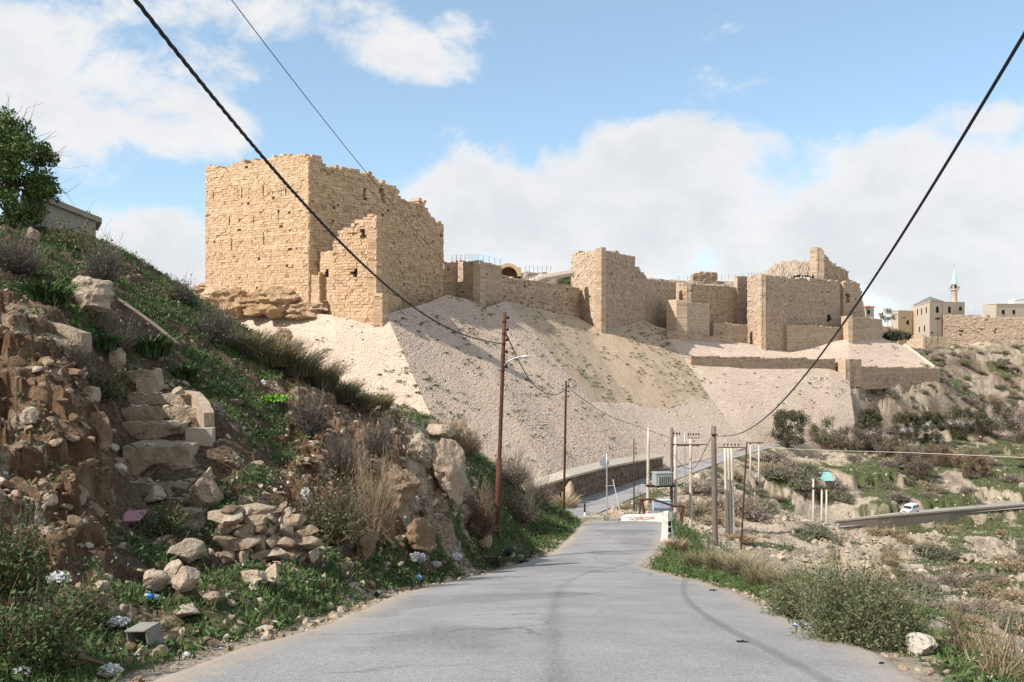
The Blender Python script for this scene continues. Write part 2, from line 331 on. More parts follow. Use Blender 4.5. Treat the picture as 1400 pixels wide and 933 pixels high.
def terrain(x, y, masks=False, detail=True):
    x = np.atleast_1d(np.asarray(x, float)); y = np.maximum(np.atleast_1d(np.asarray(y, float)), 2.5)
    px = CX + F * x / y; z = _rbf(px, y) * y
    xl, xr = road_edges(y); off = np.maximum(xl - x, x - xr); left = x < (xl + xr) / 2
    nearm = 1 - smooth(56, 66, y)
    # noise amplitude
    bank = left * nearm * smooth(.3, 1.6, off)
    cliff = np.maximum(region(px, y, 395, 650, 20, 40, 35), region(px, y, -400, 150, 11.5, 19, 25)) * bank
    steps = region(px, y, 155, 285, 16.5, 23, 14, .05)
    if detail:
        n1 = fbm(x * .9, y * .9, 5, 1) - .5; n2 = fbm(x * 3.3, y * 3.3, 4, 2) - .5; n3 = np.abs(fbm(x * 1.1 + 5, y * 1.1, 4, 3) - .5)
        z = z + bank * (1 - steps * .85) * (n1 * .75 + n2 * .22) + cliff * ((.16 - n3) * 1.5 + n2 * .35 + np.abs(fbm(x * 7, y * 7, 3, 4) - .5) * .22)
        sl_ = z * 1.5 + n1 * 1.6 + fbm(x * .3, y * .3, 3, 9) * 1.5; fr = sl_ - np.floor(sl_); z = z + bank * (1 - steps) * (.35 + .65 * cliff) * (smooth(.25, .6, fr) - fr) * .42
        rb = (~left) * nearm * smooth(.3, 3, off); z = z + rb * (n1 * .5 + n2 * .15)
        fm = smooth(50, 80, y); b1 = fbm(x * .11, y * .11, 5, 21) - .5; b2 = np.abs(fbm(x * .2, y * .2, 5, 22) - .5)
        z = z + fm * (b1 * 2.6 + (.1 - b2) * 3.0 + (fbm(x * .7, y * .7, 4, 24) - .5) * 1.5 + (.12 - np.abs(fbm(x * .55, y * .55, 4, 26) - .5)) * 1.6) * smooth(0, 40, 1500 - y)
        # rock bands stepping down the hillside and valley
        st = fbm(x * .05, y * .05, 3, 31) * 1.2 + z * .22; fr = st - np.floor(st)
        z = z + fm * (smooth(.38, .5, fr) - fr) * 2.2 * smooth(.38, .52, fbm(x * .04, y * .04, 2, 33))
    z = z - steps * .03
    # near road bed
    k = smooth(.05, 1.1, off); zr = -road_h(y) - .05 - .02 * smooth(0, .4, off); z = np.where(y < 66, zr * (1 - k) * nearm + z * (1 - (1 - k) * nearm), z)
    f = y > 75; dist_far = np.full(len(x), 99.); dist_low = np.full(len(x), 99.)
    if f.any():
        df, zf = near_line(x[f], y[f], FAR); k = smooth(3.0, 6.5, df); z[f] = (zf - .12) * (1 - k) + z[f] * k; dist_far[f] = df
        dl, zl = near_line(x[f], y[f], LOW, .75); k = smooth(2.9, 4.2, dl); z[f] = (zl - .12) * (1 - k) + z[f] * k; dist_low[f] = dl
    if not masks: return z
    return z, dict(px=px, off=off, left=left, nearm=nearm, cliff=cliff, bank=bank, far=dist_far, low=dist_low, steps=steps)
def gz(x, y): return float(terrain(np.array([x]), np.array([y]))[0])

# the ground point seen at a photo pixel
_HD = np.concatenate([np.arange(5, 70, .12), np.exp(np.linspace(math.log(70), math.log(420), 260))])
def G(px, py, dmin=5.):
    ds = _HD[_HD >= dmin]; x = (px - CX) / F * ds; zr = (CY - py) / F * ds; z = terrain(x, ds)[0] if False else terrain(x, ds)
    k = np.nonzero(z >= zr)[0]; i = k[0] if len(k) else len(ds) - 1; d = ds[i]
    if i > 0 and len(k):
        a = z[i-1] - zr[i-1]; b_ = z[i] - zr[i]; t = -a / (b_ - a + 1e-9); d = ds[i-1] + t * (ds[i] - ds[i-1])
    return np.array(((px - CX) / F * d, d, gz((px - CX) / F * d, d)))
GV = {}
def build_ground():
    ds = np.concatenate([np.arange(2.6, 6, .16), np.arange(6, 30, .062), np.arange(30, 66, .12), np.exp(np.linspace(math.log(66), math.log(360), 330)), np.exp(np.linspace(math.log(366), math.log(4500), 40))])
    us = np.concatenate([np.linspace(-420, -8, 90), np.linspace(-5, 720, 470), np.linspace(722, 1405, 400), np.linspace(1415, 1850, 80)])
    D, U = np.meshgrid(ds, us, indexing='ij'); x = ((U - CX) / F * D).ravel(); y = D.ravel()
    z, m = terrain(x, y, True)
    g1 = fbm(x * .45, y * .45, 5, 41); g2 = fbm(x * 1.7, y * 1.7, 4, 42); f1 = fbm(x * .05, y * .05, 5, 43); f2 = fbm(x * .22, y * .22, 4, 44)
    Z = z.reshape(D.shape); gy = np.abs(np.gradient(Z, axis=0) / np.gradient(D, axis=0)); gx = np.abs(np.gradient(Z, axis=1) / np.maximum(np.gradient(U, axis=1) / F * D, 1e-3)); slope = np.hypot(gx, gy).ravel()
    px, d, off = m['px'], y, m['off']
    # grass cover
    gl = smooth(.53, .60, g1 * .6 + g2 * .4 + .10 * (slope < .8) - .10 * smooth(.9, 1.8, slope))
    gl = gl * (1 - m['cliff'] * .85) * (1 - m['steps'] * .9)
    gl = np.maximum(gl, region(px, d, -300, 330, 22, 60, 40) * smooth(.47, .58, g2 * .55 + g1 * .45) * .85)
    gl = np.maximum(gl, (1 - smooth(.8, 2.2, off)) * smooth(.43, .52, g2) * (off > .2)) * smooth(.15, .6, off)
    gl = np.maximum(gl, region(px, d, 620, 800, 34, 60, 20) * smooth(.35, .5, g2))
    gl = np.maximum(gl, region(px, d, -300, 130, 5, 11, 30) * smooth(.42, .54, g2))
    gr = np.maximum((1 - smooth(1.3, 4.0, off)) * smooth(.30, .42, g2) * smooth(.1, .5, off), smooth(.6, .7, g1 * .6 + g2 * .4) * .8)
    gf = smooth(.49, .62, f1 * .45 + f2 * .55 + .15 * region(px, d, 1170, 1420, 172, 228, 40, .04) + .05 * region(px, d, 930, 1120, 120, 200, 40) - .10 * region(px, d, 980, 1240, 66, 150, 30) - .12 * region(px, d, 1120, 1260, 222, 275, 20, .03) - .03 * (slope > .7)) * .9
    grass = np.where(d > 62, gf, np.where(m['left'], gl, gr) * (off > .12))
    pale = np.where(m['left'], smooth(.55, .68, g2) * .5 + .45 * region(px, d, 540, 680, 24, 48, 30), .55 + .4 * g2) 
    pale = np.where(d > 62, .70 + .9 * (f2 - .5) - .25 * region(px, d, 1100, 1450, 225, 330, 40), pale)
    pale = np.where((off < .55) & (d < 60), np.maximum(pale, .8), pale)
    red = np.where(d > 62, smooth(.55, .7, fbm(x * .03, y * .03, 3, 47)) * smooth(.5, 1.0, slope), m['cliff'] * .9 + m['bank'] * .3)
    n = len(us); r = len(ds); i = (np.arange(r - 1)[:, None] * n + np.arange(n - 1)[None]).ravel()
    mb = MB(); mb.add(np.stack([x, y, z], 1), np.stack([i, i + 1, i + n + 1, i + n], 1))
    GV.update(x=x, y=y, z=z, grass=grass, px=px, off=off, left=m['left'], pale=pale, cliff=m['cliff'], slope=slope, far=m['far'], low=m['low'], steps=m['steps'])
    g = mb.build('ground', ground_mat(), smooth=True, attrs=dict(grass=grass, pale=pale, red=red)); g['kind'] = 'structure'
    return g
def ground_mat():
    m = bpy.data.materials.new('dry_hillside_earth'); m.use_nodes = True; nt = m.node_tree; N = nt.nodes; L = nt.links
    b = N['Principled BSDF']; b.inputs['Roughness'].default_value = .97; b.inputs['Specular IOR Level'].default_value = .15
    tc = N.new('ShaderNodeTexCoord')
    def at(n):
        a = N.new('ShaderNodeAttribute'); a.attribute_name = n; return a.outputs['Fac']
    def nz(s, d=6, r=.65):
        n = N.new('ShaderNodeTexNoise'); n.inputs['Scale'].default_value = s; n.inputs['Detail'].default_value = d; n.inputs['Roughness'].default_value = r
        L.new(tc.outputs['Object'], n.inputs['Vector']); return n.outputs[0]
    def ramp(f, cols):
        c = N.new('ShaderNodeValToRGB'); e = c.color_ramp.elements
        for i in range(len(cols) - 2): e.new(.5)
        for i, k in enumerate(cols): e[i].position = k[0]; e[i].color = (*k[1], 1)
        L.new(f, c.inputs[0]); return c.outputs[0]
    def mix(f, a, c):
        x = N.new('ShaderNodeMix'); x.data_type = 'RGBA'; L.new(f, x.inputs[0]); L.new(a, x.inputs[6]); L.new(c, x.inputs[7]); return x.outputs[2]
    def sharpen(f, n, amt, lo, hi):
        a = N.new('ShaderNodeMath'); a.operation = 'MULTIPLY_ADD'; L.new(n, a.inputs[0]); a.inputs[1].default_value = amt; L.new(f, a.inputs[2])
        r = N.new('ShaderNodeMapRange'); L.new(a.outputs[0], r.inputs[0]); r.inputs[1].default_value = lo; r.inputs[2].default_value = hi; return r.outputs[0]
    fine = nz(9); mid = nz(1.6); vf = nz(45, 3); coarse = nz(.28)
    soil = ramp(fine, [(.3, (.052, .034, .021)), (.5, (.118, .079, .05)), (.7, (.235, .172, .117))])
    redsoil = ramp(mid, [(.3, (.085, .047, .026)), (.5, (.162, .095, .053)), (.72, (.29, .205, .135))])
    pale = ramp(mid, [(.28, (.27, .205, .14)), (.48, (.43, .35, .262)), (.7, (.56, .49, .395))])
    pal2 = ramp(fine, [(.3, (.30, .24, .175)), (.55, (.47, .395, .305)), (.75, (.62, .555, .465))])
    gcol = ramp(fine, [(.3, (.036, .048, .017)), (.52, (.066, .088, .030)), (.72, (.118, .135, .055))])
    gdry = ramp(mid, [(.35, (.070, .086, .032)), (.7, (.175, .165, .09))])
    c = mix(sharpen(at('red'), coarse, 1.0, .75, 1.25), soil, redsoil)
    pa = mix(mid, pale, pal2)
    c = mix(sharpen(at('pale'), fine, 1.3, .85, 1.35), c, pa)
    ga = mix(coarse, gcol, gdry)
    c = mix(sharpen(at('grass'), fine, 1.2, .95, 1.30), c, ga)
    L.new(c, b.inputs['Base Color'])
    h = N.new('ShaderNodeMath'); h.operation = 'MULTIPLY_ADD'; L.new(vf, h.inputs[0]); h.inputs[1].default_value = .18; L.new(fine, h.inputs[2])
    bm = N.new('ShaderNodeBump'); bm.inputs['Strength'].default_value = .9; bm.inputs['Distance'].default_value = .16; L.new(h.outputs[0], bm.inputs['Height'])
    h2 = nz(.8, 8, .7); b2 = N.new('ShaderNodeBump'); b2.inputs['Strength'].default_value = .7; b2.inputs['Distance'].default_value = .5; L.new(h2, b2.inputs['Height']); L.new(bm.outputs[0], b2.inputs['Normal'])
    L.new(b2.outputs[0], b.inputs['Normal']); return m
build_ground()

# ------------------------------------------------------------------ roads
def asphalt():
    m = bpy.data.materials.new('worn_grey_asphalt'); m.use_nodes = True; nt = m.node_tree; N = nt.nodes; L = nt.links
    b = N['Principled BSDF']; b.inputs['Roughness'].default_value = .85; b.inputs['Specular IOR Level'].default_value = .3
    tc = N.new('ShaderNodeTexCoord')
    def nz(s, d, r=.6):
        n = N.new('ShaderNodeTexNoise'); n.inputs['Scale'].default_value = s; n.inputs['Detail'].default_value = d; n.inputs['Roughness'].default_value = r; L.new(tc.outputs['Object'], n.inputs['Vector']); return n.outputs[0]
    def at(n):
        a = N.new('ShaderNodeAttribute'); a.attribute_name = n; return a.outputs['Fac']
    v = N.new('ShaderNodeTexVoronoi'); v.inputs['Scale'].default_value = 75; L.new(tc.outputs['Object'], v.inputs['Vector'])
    sep = N.new('ShaderNodeSeparateColor'); L.new(v.outputs['Color'], sep.inputs[0])
    def mth(op, a, c):
        x = N.new('ShaderNodeMath'); x.operation = op
        for i, k in enumerate((a, c)):
            if isinstance(k, (int, float)): x.inputs[i].default_value = k
            else: L.new(k, x.inputs[i])
        return x.outputs[0]
    f = mth('ADD', mth('MULTIPLY', sep.outputs[0], .34), mth('MULTIPLY', nz(.7, 6), .55)); f = mth('ADD', f, mth('MULTIPLY', nz(22, 4), .35))
    f = mth('SUBTRACT', f, mth('MULTIPLY', at('mark'), .26)); cv = N.new('ShaderNodeTexVoronoi'); cv.feature = 'DISTANCE_TO_EDGE'; cv.inputs['Scale'].default_value = .55; wp = N.new('ShaderNodeMix'); wp.data_type = 'VECTOR'; wn = N.new('ShaderNodeTexNoise'); wn.inputs['Scale'].default_value = 1.3; wn.inputs['Detail'].default_value = 6; L.new(tc.outputs['Object'], wn.inputs['Vector'])
    wp.inputs[0].default_value = .45; L.new(tc.outputs['Object'], wp.inputs[4]); L.new(wn.outputs['Color'], wp.inputs[5]); L.new(wp.outputs[1], cv.inputs['Vector'])
    ck = N.new('ShaderNodeMapRange'); L.new(cv.outputs['Distance'], ck.inputs[0]); ck.inputs[1].default_value = .004; ck.inputs[2].default_value = .014; ck.inputs[3].default_value = 1; ck.inputs[4].default_value = 0
    pm = N.new('ShaderNodeMapRange'); L.new(nz(.35, 3), pm.inputs[0]); pm.inputs[1].default_value = .50; pm.inputs[2].default_value = .60
    f = mth('SUBTRACT', f, mth('MULTIPLY', mth('MULTIPLY', ck.outputs[0], pm.outputs[0]), .30))
    pt = N.new('ShaderNodeMapRange'); L.new(nz(.22, 2, .4), pt.inputs[0]); pt.inputs[1].default_value = .57; pt.inputs[2].default_value = .585; f = mth('SUBTRACT', f, mth('MULTIPLY', pt.outputs[0], .13))
    c = N.new('ShaderNodeValToRGB'); e = c.color_ramp.elements; e[0].position = .2; e[0].color = (.11, .106, .103, 1); e[1].position = .95; e[1].color = (.39, .375, .36, 1)
    x = e.new(.58); x.color = (.25, .242, .234, 1); L.new(f, c.inputs[0])
    mx = N.new('ShaderNodeMix'); mx.data_type = 'RGBA'; L.new(c.outputs[0], mx.inputs[6]); mx.inputs[7].default_value = (.36, .30, .235, 1)
    d = mth('ADD', at('edge'), mth('MULTIPLY', mth('SUBTRACT', nz(5, 6, .7), .5), 1.6)); r = N.new('ShaderNodeMapRange'); L.new(d, r.inputs[0]); r.inputs[1].default_value = .35; r.inputs[2].default_value = 1.15
    L.new(r.outputs[0], mx.inputs[0]); L.new(mx.outputs[2], b.inputs['Base Color'])
    bm = N.new('ShaderNodeBump'); bm.inputs['Strength'].default_value = .55; bm.inputs['Distance'].default_value = .012; L.new(v.outputs['Distance'], bm.inputs['Height'])
    b2 = N.new('ShaderNodeBump'); b2.inputs['Strength'].default_value = .3; b2.inputs['Distance'].default_value = .06; L.new(nz(2.2, 5), b2.inputs['Height']); L.new(bm.outputs[0], b2.inputs['Normal'])
    L.new(b2.outputs[0], b.inputs['Normal']); return m
ASPH = asphalt()
# dark tyre mark / patched seam down the road, as photo pixels on the road surface
TM = np.array([(905,742),(893,756),(872,768),(838,776),(805,783),(782,792),(768,803),(760,820),(757,845),(757,880),(762,933),(770,1100)], float)
def build_road():
    ds = np.concatenate([np.arange(-6, 30, .12), np.arange(30, 72, .2)]); n = 90
    xl, xr = road_edges(ds); t = np.linspace(0, 1, n)
    X = xl[:, None] + (xr - xl)[:, None] * t; Y = np.repeat(ds[:, None], n, 1)
    crown = .05 * (1 - (2 * t - 1) ** 2)
    Z = -road_h(Y) + crown + .03 * (fbm(X * .5, Y * .5, 3, 61) - .5)
    w = (xr - xl)[:, None]; e = np.minimum(t, 1 - t) * w; Z = Z - .05 * (1 - smooth(0, .12, e))
    edge = 1 - smooth(.0, 1.0, e); edge = np.where(t < .5, edge * 1.15, edge)
    Dm = np.maximum(Y, 3); py = CY - F * Z / Dm; pxx = CX + F * X / Dm; tx = np.interp(py, TM[:, 1], TM[:, 0]); wpx = .055 / Dm * F
    mark = np.exp(-((pxx - tx) / (wpx * (1.1 + 1.2 * (fbm(Y, Y * 0, 2, 3))))) ** 2) * .55
    seam = np.exp(-((Y - 31.5 - .25 * np.sin(X * 1.3)) / .10) ** 2) * .9 + np.exp(-((Y - 47 + .02 * X) / .16) ** 2) * .7
    patch = (np.abs(Y - 44) < 3) * .15
    wear = .6 * (fbm(X * .8, Y * .16, 4, 66) - .5)
    i = (np.arange(len(ds) - 1)[:, None] * n + np.arange(n - 1)[None]).ravel(); mb = MB()
    mb.add(np.stack([X, Y, Z], -1).reshape(-1, 3), np.stack([i, i + 1, i + n + 1, i + n], 1))
    o = mb.build('road', ASPH, smooth=True, attrs=dict(mark=(mark + seam + patch + wear).ravel(), edge=edge.ravel())); o['kind'] = 'structure'
build_road()
def build_far_road(name, line, half, kerb=False):
    tg = np.gradient(line[:, :2], axis=0); tg /= np.linalg.norm(tg, axis=1)[:, None]; nr = np.stack([tg[:, 1], -tg[:, 0]], 1)
    n = 9; t = np.linspace(-1, 1, n); X = line[:, 0:1] + nr[:, 0:1] * t * half; Y = line[:, 1:2] + nr[:, 1:2] * t * half; Z = np.repeat(line[:, 2:3], n, 1) + .03 * (1 - t * t)
    i = (np.arange(len(line) - 1)[:, None] * n + np.arange(n - 1)[None]).ravel(); mb = MB()
    mb.add(np.stack([X, Y, Z], -1).reshape(-1, 3), np.stack([i, i + n, i + n + 1, i + 1], 1)[:, ::-1])
    o = mb.build(name, ASPH, smooth=True, attrs=dict(mark=np.zeros(len(line) * n) - .1, edge=np.tile((np.abs(t) > .9) * .8, len(line)))); o['kind'] = 'structure'
build_far_road('upper_road', FAR, 3.0); build_far_road('lower_road', LOW, 2.6)
# ------------------------------------------------------------------ masonry
def V2(px, d): return np.array(((px - CX) / F * d, d))
def prof(p0, p1, pts):
    """photo outline points -> (distance along the wall, height) on the vertical wall plane p0-p1"""
    e = (p1 - p0); L = np.hypot(*e); e = e / L; out = []
    for px, py in pts:
        k = (px - CX) / F; den = e[0] - k * e[1]
        s = (k * p0[1] - p0[0]) / den; d = p0[1] + s * e[1]; out.append((s, (CY - py) / F * d))
    a = np.array(out); a = a[a[:, 0].argsort()]; return a[:, 0], a[:, 1]
QB = [(0,3,2,1),(4,5,6,7),(0,1,5,4),(1,2,6,5),(3,0,4,7)]
def blockwall(mb, p0, p1, z0, top, ch=.5, bl=(.55, 1.15), depth=1.4, rough=.09, holes=(), ragged=.25, sd=0, vbase=.5, vamp=.5, miss=0.004, gap=.012):
    """one face of coursed stone blocks; holes = (s0, s1, z0, z1) openings left right through"""
    r = random.Random(sd + 17); e = p1 - p0; L = float(np.hypot(*e)); e = e / L; n = np.array((e[1], -e[0]))
    if isinstance(top, (int, float)): top = (np.array((0., L)), np.array((top, top)))
    zt = max(top[1]) + .3; z = z0; V = []; var = []
    while z < zt:
        h = ch * r.uniform(.82, 1.15); s = -r.uniform(0, bl[0]); tone = r.uniform(-.09, .09)
        while s < L:
            w = r.uniform(*bl); a = max(0., s); b = min(L, s + w); s += w
            if b - a < .12: continue
            m = (a + b) / 2; tz = float(np.interp(m, top[0], top[1]))
            if z + h * .6 > tz + r.uniform(-ragged, ragged * .6): continue
            if any(h0 < m < h1 and z + h > q0 and z < q1 for h0, h1, q0, q1 in holes): continue
            o = r.uniform(.012, rough) if r.random() > .06 else r.uniform(-rough, rough * 1.7)
            if r.random() < miss: o = -.45
            g = gap; j = rough * .35; zz = z + h - g
            if z + 2 * h > tz: zz += r.uniform(-.12, .1)
            c = []
            for (ss, dep, q) in ((a+g, 0, z+g), (b-g, 0, z+g), (b-g, 1, z+g), (a+g, 1, z+g), (a+g, 0, zz), (b-g, 0, zz), (b-g, 1, zz), (a+g, 1, zz)):
                oo = (o + r.uniform(-j, j)) if dep == 0 else -depth
                p = p0 + e * ss + n * oo; c.append((p[0], p[1], q))
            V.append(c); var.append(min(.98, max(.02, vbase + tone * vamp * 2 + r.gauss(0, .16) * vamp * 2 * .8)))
        z += h
    if not V: return
    V = np.array(V).reshape(-1, 3); k = len(V) // 8
    q = (np.arange(k)[:, None, None] * 8 + np.array(QB)[None]).reshape(-1, 4); mb.add(V, q, var=np.repeat(var, 8))
def top_line(mb, p0, p1, zt, depth=1.5, th=.22, out=.06, var=.75):
    e = p1 - p0; L = np.hypot(*e); e = e / L; n = np.array((e[1], -e[0])); a = p0 + n * out; b = p1 + n * out; c = p1 - n * depth; d = p0 - n * depth
    v = [(*a, zt), (*b, zt), (*c, zt), (*d, zt), (*a, zt + th), (*b, zt + th), (*c, zt + th), (*d, zt + th)]
    mb.add(v, [(0,3,2,1),(4,5,6,7),(0,1,5,4),(1,2,6,5),(2,3,7,6),(3,0,4,7)], var=var)
def slit(mb, p0, p1, px, py0, py1, w=.22):
    """solid dark box set back in the wall, its colour the shade inside an opening"""
    s, z = prof(p0, p1, [(px, py0), (px + .01, py1)]); e = (p1 - p0) / np.hypot(*(p1 - p0)); n = np.array((e[1], -e[0]))
    a = p0 + e * (s[0] - w / 2) - n * .3; b = p0 + e * (s[0] + w / 2) - n * .3; z0, z1 = min(z), max(z)
    c = b - n * .3; d = a - n * .3
    mb.add([(*a, z0), (*b, z0), (*c, z0), (*d, z0), (*a, z1), (*b, z1), (*c, z1), (*d, z1)], [(0,3,2,1),(4,5,6,7),(0,1,5,4),(1,2,6,5),(2,3,7,6),(3,0,4,7)], var=.3)
def slit_hole(p0, p1, px, py0, py1, w=.3):
    s, z = prof(p0, p1, [(px, py0), (px + .01, py1)]); return (s[0] - w / 2 - .3, s[0] + w / 2 + .3, min(z), max(z))
def base(p, z): return (float(p[0]), float(p[1]), float(z))

# ---- the great ruined tower
A = V2(281, 149); B = V2(422, 138); Cc = V2(545, 153); D = V2(606, 166); Dk = V2(612, 168)
root = thing('ruined_tower', 'huge roofless warm limestone tower with ragged top, tallest part of the castle', 'castle tower', base(B, 4)); O = root.location
topL = prof(A, B, [(281,228),(287,226),(298,226),(302,230),(316,225),(330,219),(343,222),(346,217),(362,217),(371,213),(388,213),(396,210),(411,211),(422,211)])
topR = prof(B, Cc, [(422,211),(437,212),(441,220),(447,226),(462,226),(470,228),(485,230),(500,236),(513,240),(518,247),(532,249),(540,253),(544,258)])
topR2 = prof(Cc, D, [(545,262),(547,268),(556,275),(567,278),(569,274),(581,273),(583,286),(588,292),(596,298),(601,302),(606,306)])
mb = MB()
hL = [slit_hole(A, B, 292, 262, 274), slit_hole(A, B, 331, 258, 270), slit_hole(A, B, 360, 255, 268), slit_hole(A, B, 314, 296, 308), slit_hole(A, B, 347, 294, 305), slit_hole(A, B, 381, 288, 301), slit_hole(A, B, 317, 326, 342), slit_hole(A, B, 361, 318, 335), slit_hole(A, B, 391, 258, 268), slit_hole(A, B, 352, 344, 348)]
blockwall(mb, A, B, -3, topL, .45, (.42, .95), 1.6, .10, [], .3, 1, .58, .62, .004, .012)
bd = MB()
for px, y0, y1 in ((292,262,274),(331,257,270),(360,254,268),(314,296,308),(347,294,305),(381,288,301),(317,326,342),(361,318,335),(391,258,268)):
    s, z = prof(A, B, [(px, y0), (px + .01, y1)]); e = (B - A) / np.hypot(*(B - A)); n = np.array((e[1], -e[0]))
    a = A + e * (s[0] - .05) - n * .02; b = A + e * (s[0] + .05) - n * .02; z0, z1 = min(z), max(z)  # solid dark bars on the unpierced wall, slit shade put into their colour
    f = n * .15; bd = MB(); bd.add([(*(a+f), z0), (*(b+f), z0), (*b, z0), (*a, z0), (*(a+f), z1), (*(b+f), z1), (*b, z1), (*a, z1)], [(0,3,2,1),(4,5,6,7),(0,1,5,4),(1,2,6,5),(2,3,7,6),(3,0,4,7)], var=.5); bd.build('arrow_slit', M['openshade'], root, O)
front = mb.build('wall', M['tower'], root, O); front['label'] = 'sunlit front wall of golden blocks with arrow slits'
mb = MB(); hR = [slit_hole(B, Cc, 500, 258, 273, .35), slit_hole(B, Cc, 522, 260, 272, .35)]
blockwall(mb, B, Cc, -2, topR, .52, (.5, 1.05), 1.6, .2, hR, .35, 2, .52, .6, .006, .014)
blockwall(mb, Cc, D, -2, topR2, .50, (.5, 1.0), 1.6, .2, [], .45, 3, .50, .6, .006, .014)
s, z = prof(B, Cc, [(422, 258), (545, 300)])
mb.build('wall', M['tower'], root, O)['label'] = 'ragged side wall falling into shade'
mb = MB(); E1 = A + np.array((9., 26.)); E2 = D + np.array((-12., 12.))
blockwall(mb, E1, A, 2, float(topL[1][0]) - 1, 1.2, (1.2, 2.5), 1.6, .1, [], .4, 4)
blockwall(mb, D, E2, 2, 17., 1.2, (1.2, 2.5), 1.6, .1, [], .8, 5); blockwall(mb, E2, E1, 2, 13., 1.2, (1.2, 2.5), 1.6, .1, [], 1.5, 6)
mb.build('rear_wall', M['tower'], root, O)
# broken stone pier standing up near the far end of its top
# buttress tower in front
b0 = V2(455, 136); b1 = V2(515, 132.5); b2 = V2(545, 147)
mb = MB(); topB = prof(b0, b1, [(455,338),(459,330),(462,318),(470,312),(480,306),(490,300),(497,296),(505,292),(511,291),(515,293)])
hB = [slit_hole(b0, b1, 497, 314, 322, .3), slit_hole(b0, b1, 485, 368, 376, .3)]
blockwall(mb, b0, b1, 3, topB, .48, (.45, .95), 1.4, .16, hB, .35, 7, .52, .6, .012, .015)
blockwall(mb, b1, b2, 3, prof(b1, b2, [(515,300),(523,338),(530,350),(545,355)]), .5, (.5, 1.0), 1.4, .08, [], .2, 8, .45)
blockwall(mb, V2(437, 139), V2(456, 137.5), 3, prof(V2(437, 139), V2(456, 137.5), [(437,341),(456,341)]), .5, (.5, 1.0), 1.4, .06, [slit_hole(V2(437, 139), V2(456, 137.5), 447, 369, 376, .5)], .1, 9, .6)
blockwall(mb, V2(408, 139), V2(437, 137.6), 3, prof(V2(408, 139), V2(437, 137.6), [(408,378),(437,372)]), .5, (.5, 1.0), 1.4, .06, [], .3, 91, .62)
bt = mb.build('buttress', M['tower'], root, O)
mb = MB(); f0 = V2(455, 135.2); f1 = V2(523, 131); f2 = V2(549, 143)
blockwall(mb, f0, f1, 1, prof(f0, f1, [(455,402),(523,402)]), .5, (.5, 1.0), 1.4, .13, [], .1, 10, .52); blockwall(mb, f1, f2, 1, prof(f1, f2, [(523,402),(549,404)]), .5, (.5, 1.), 1.4, .08, [], .1, 11, .45)
mb.build('plinth', M['tower'], root, O)
for a_, b_, p_, y_, yy_, w_ in ((b0, b1, 497, 312, 323, .5), (b0, b1, 485, 367, 377, .5), (V2(437, 139), V2(456, 137.5), 447, 368, 377, .8)):
    mb = MB(); slit(mb, a_, b_, p_, y_, yy_, w_); mb.build('arrow_slit', M['openshade'], bt, O)

# ---- curtain walls, bastions and small towers, each its own thing
def masonry(name, label, cat, faces, m='wall', o=None, z0=0, **kw):
    """faces: (p0, p1, outline pixels, options)"""
    if o is None: o = base(faces[0][1], z0)
    mb = MB()
    for i, (p, q, outl, opt) in enumerate(faces):
        blockwall(mb, p, q, opt.pop('z0', z0), prof(p, q, outl), sd=i * 31 + len(label), **{**kw, **opt})
    ob = mb.build(name, M[m], None, o); return tag(ob, label, cat)
g = dict
masonry('curtain_wall', 'narrow wall piece tucked between the ruined tower and first bastion', 'castle wall', [(V2(607,170), V2(627,172), [(608,357),(627,357)], g())], z0=2, ch=.45, rough=.06, ragged=.05)
masonry('bastion', 'plain square bastion carrying railings, right beside the great tower', 'bastion', [(V2(626,171), V2(656,166), [(626,357),(656,357)], g()), (V2(656,166), V2(686,178), [(656,357),(671,360),(683,362),(686,363)], g())], z0=-3, ch=.42, rough=.05, ragged=.05)
masonry('curtain_wall', 'long shaded curtain wall topped by railing posts, between bastion and square tower', 'castle wall', [(V2(683,178), V2(793,210), [(683,376),(720,382),(793,393)], g(vamp=.8, vbase=.45))], z0=1, ch=.42, rough=.12, ragged=.1, miss=.015)
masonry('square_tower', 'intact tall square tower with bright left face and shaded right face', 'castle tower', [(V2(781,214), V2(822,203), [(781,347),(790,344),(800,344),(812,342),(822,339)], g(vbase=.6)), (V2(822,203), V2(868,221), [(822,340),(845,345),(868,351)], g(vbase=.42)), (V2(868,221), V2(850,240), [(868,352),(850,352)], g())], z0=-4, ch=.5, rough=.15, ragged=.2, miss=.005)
masonry('ruined_wall', 'small broken wall stump leaning behind the square tower', 'ruin', [(V2(866,224), V2(886,232), [(866,362),(871,366),(874,366),(879,373),(884,379),(886,384)], g())], z0=6, ch=.6, rough=.3, ragged=.6)
masonry('curtain_wall', 'plain curtain wall stretch just right of the square tower', 'castle wall', [(V2(868,222), V2(924,242), [(868,378),(924,386)], g(vbase=.42))], z0=2, ch=.45, rough=.1, ragged=.12)
masonry('stone_platform', 'low square stone platform standing before the curtain wall', 'bastion', [(V2(912,230), V2(925,224), [(912,411),(925,411)], g(vbase=.6)), (V2(925,224), V2(970,238), [(925,411),(970,416)], g(vbase=.75)), (V2(970,238), V2(962,246), [(970,416),(962,417)], g())], z0=-2, ch=.45, rough=.07, ragged=.05, depth=3)
masonry('curtain_wall', 'stepped curtain wall behind the low stone platform', 'castle wall', [(V2(922,247), V2(939,240), [(922,386),(939,387)], g(vbase=.62)), (V2(939,240), V2(1009,257), [(939,388),(1009,392)], g(vbase=.30)), (V2(1008,256), V2(1025,259), [(1008,378),(1025,378)], g())], z0=0, ch=.45, rough=.08, ragged=.08)
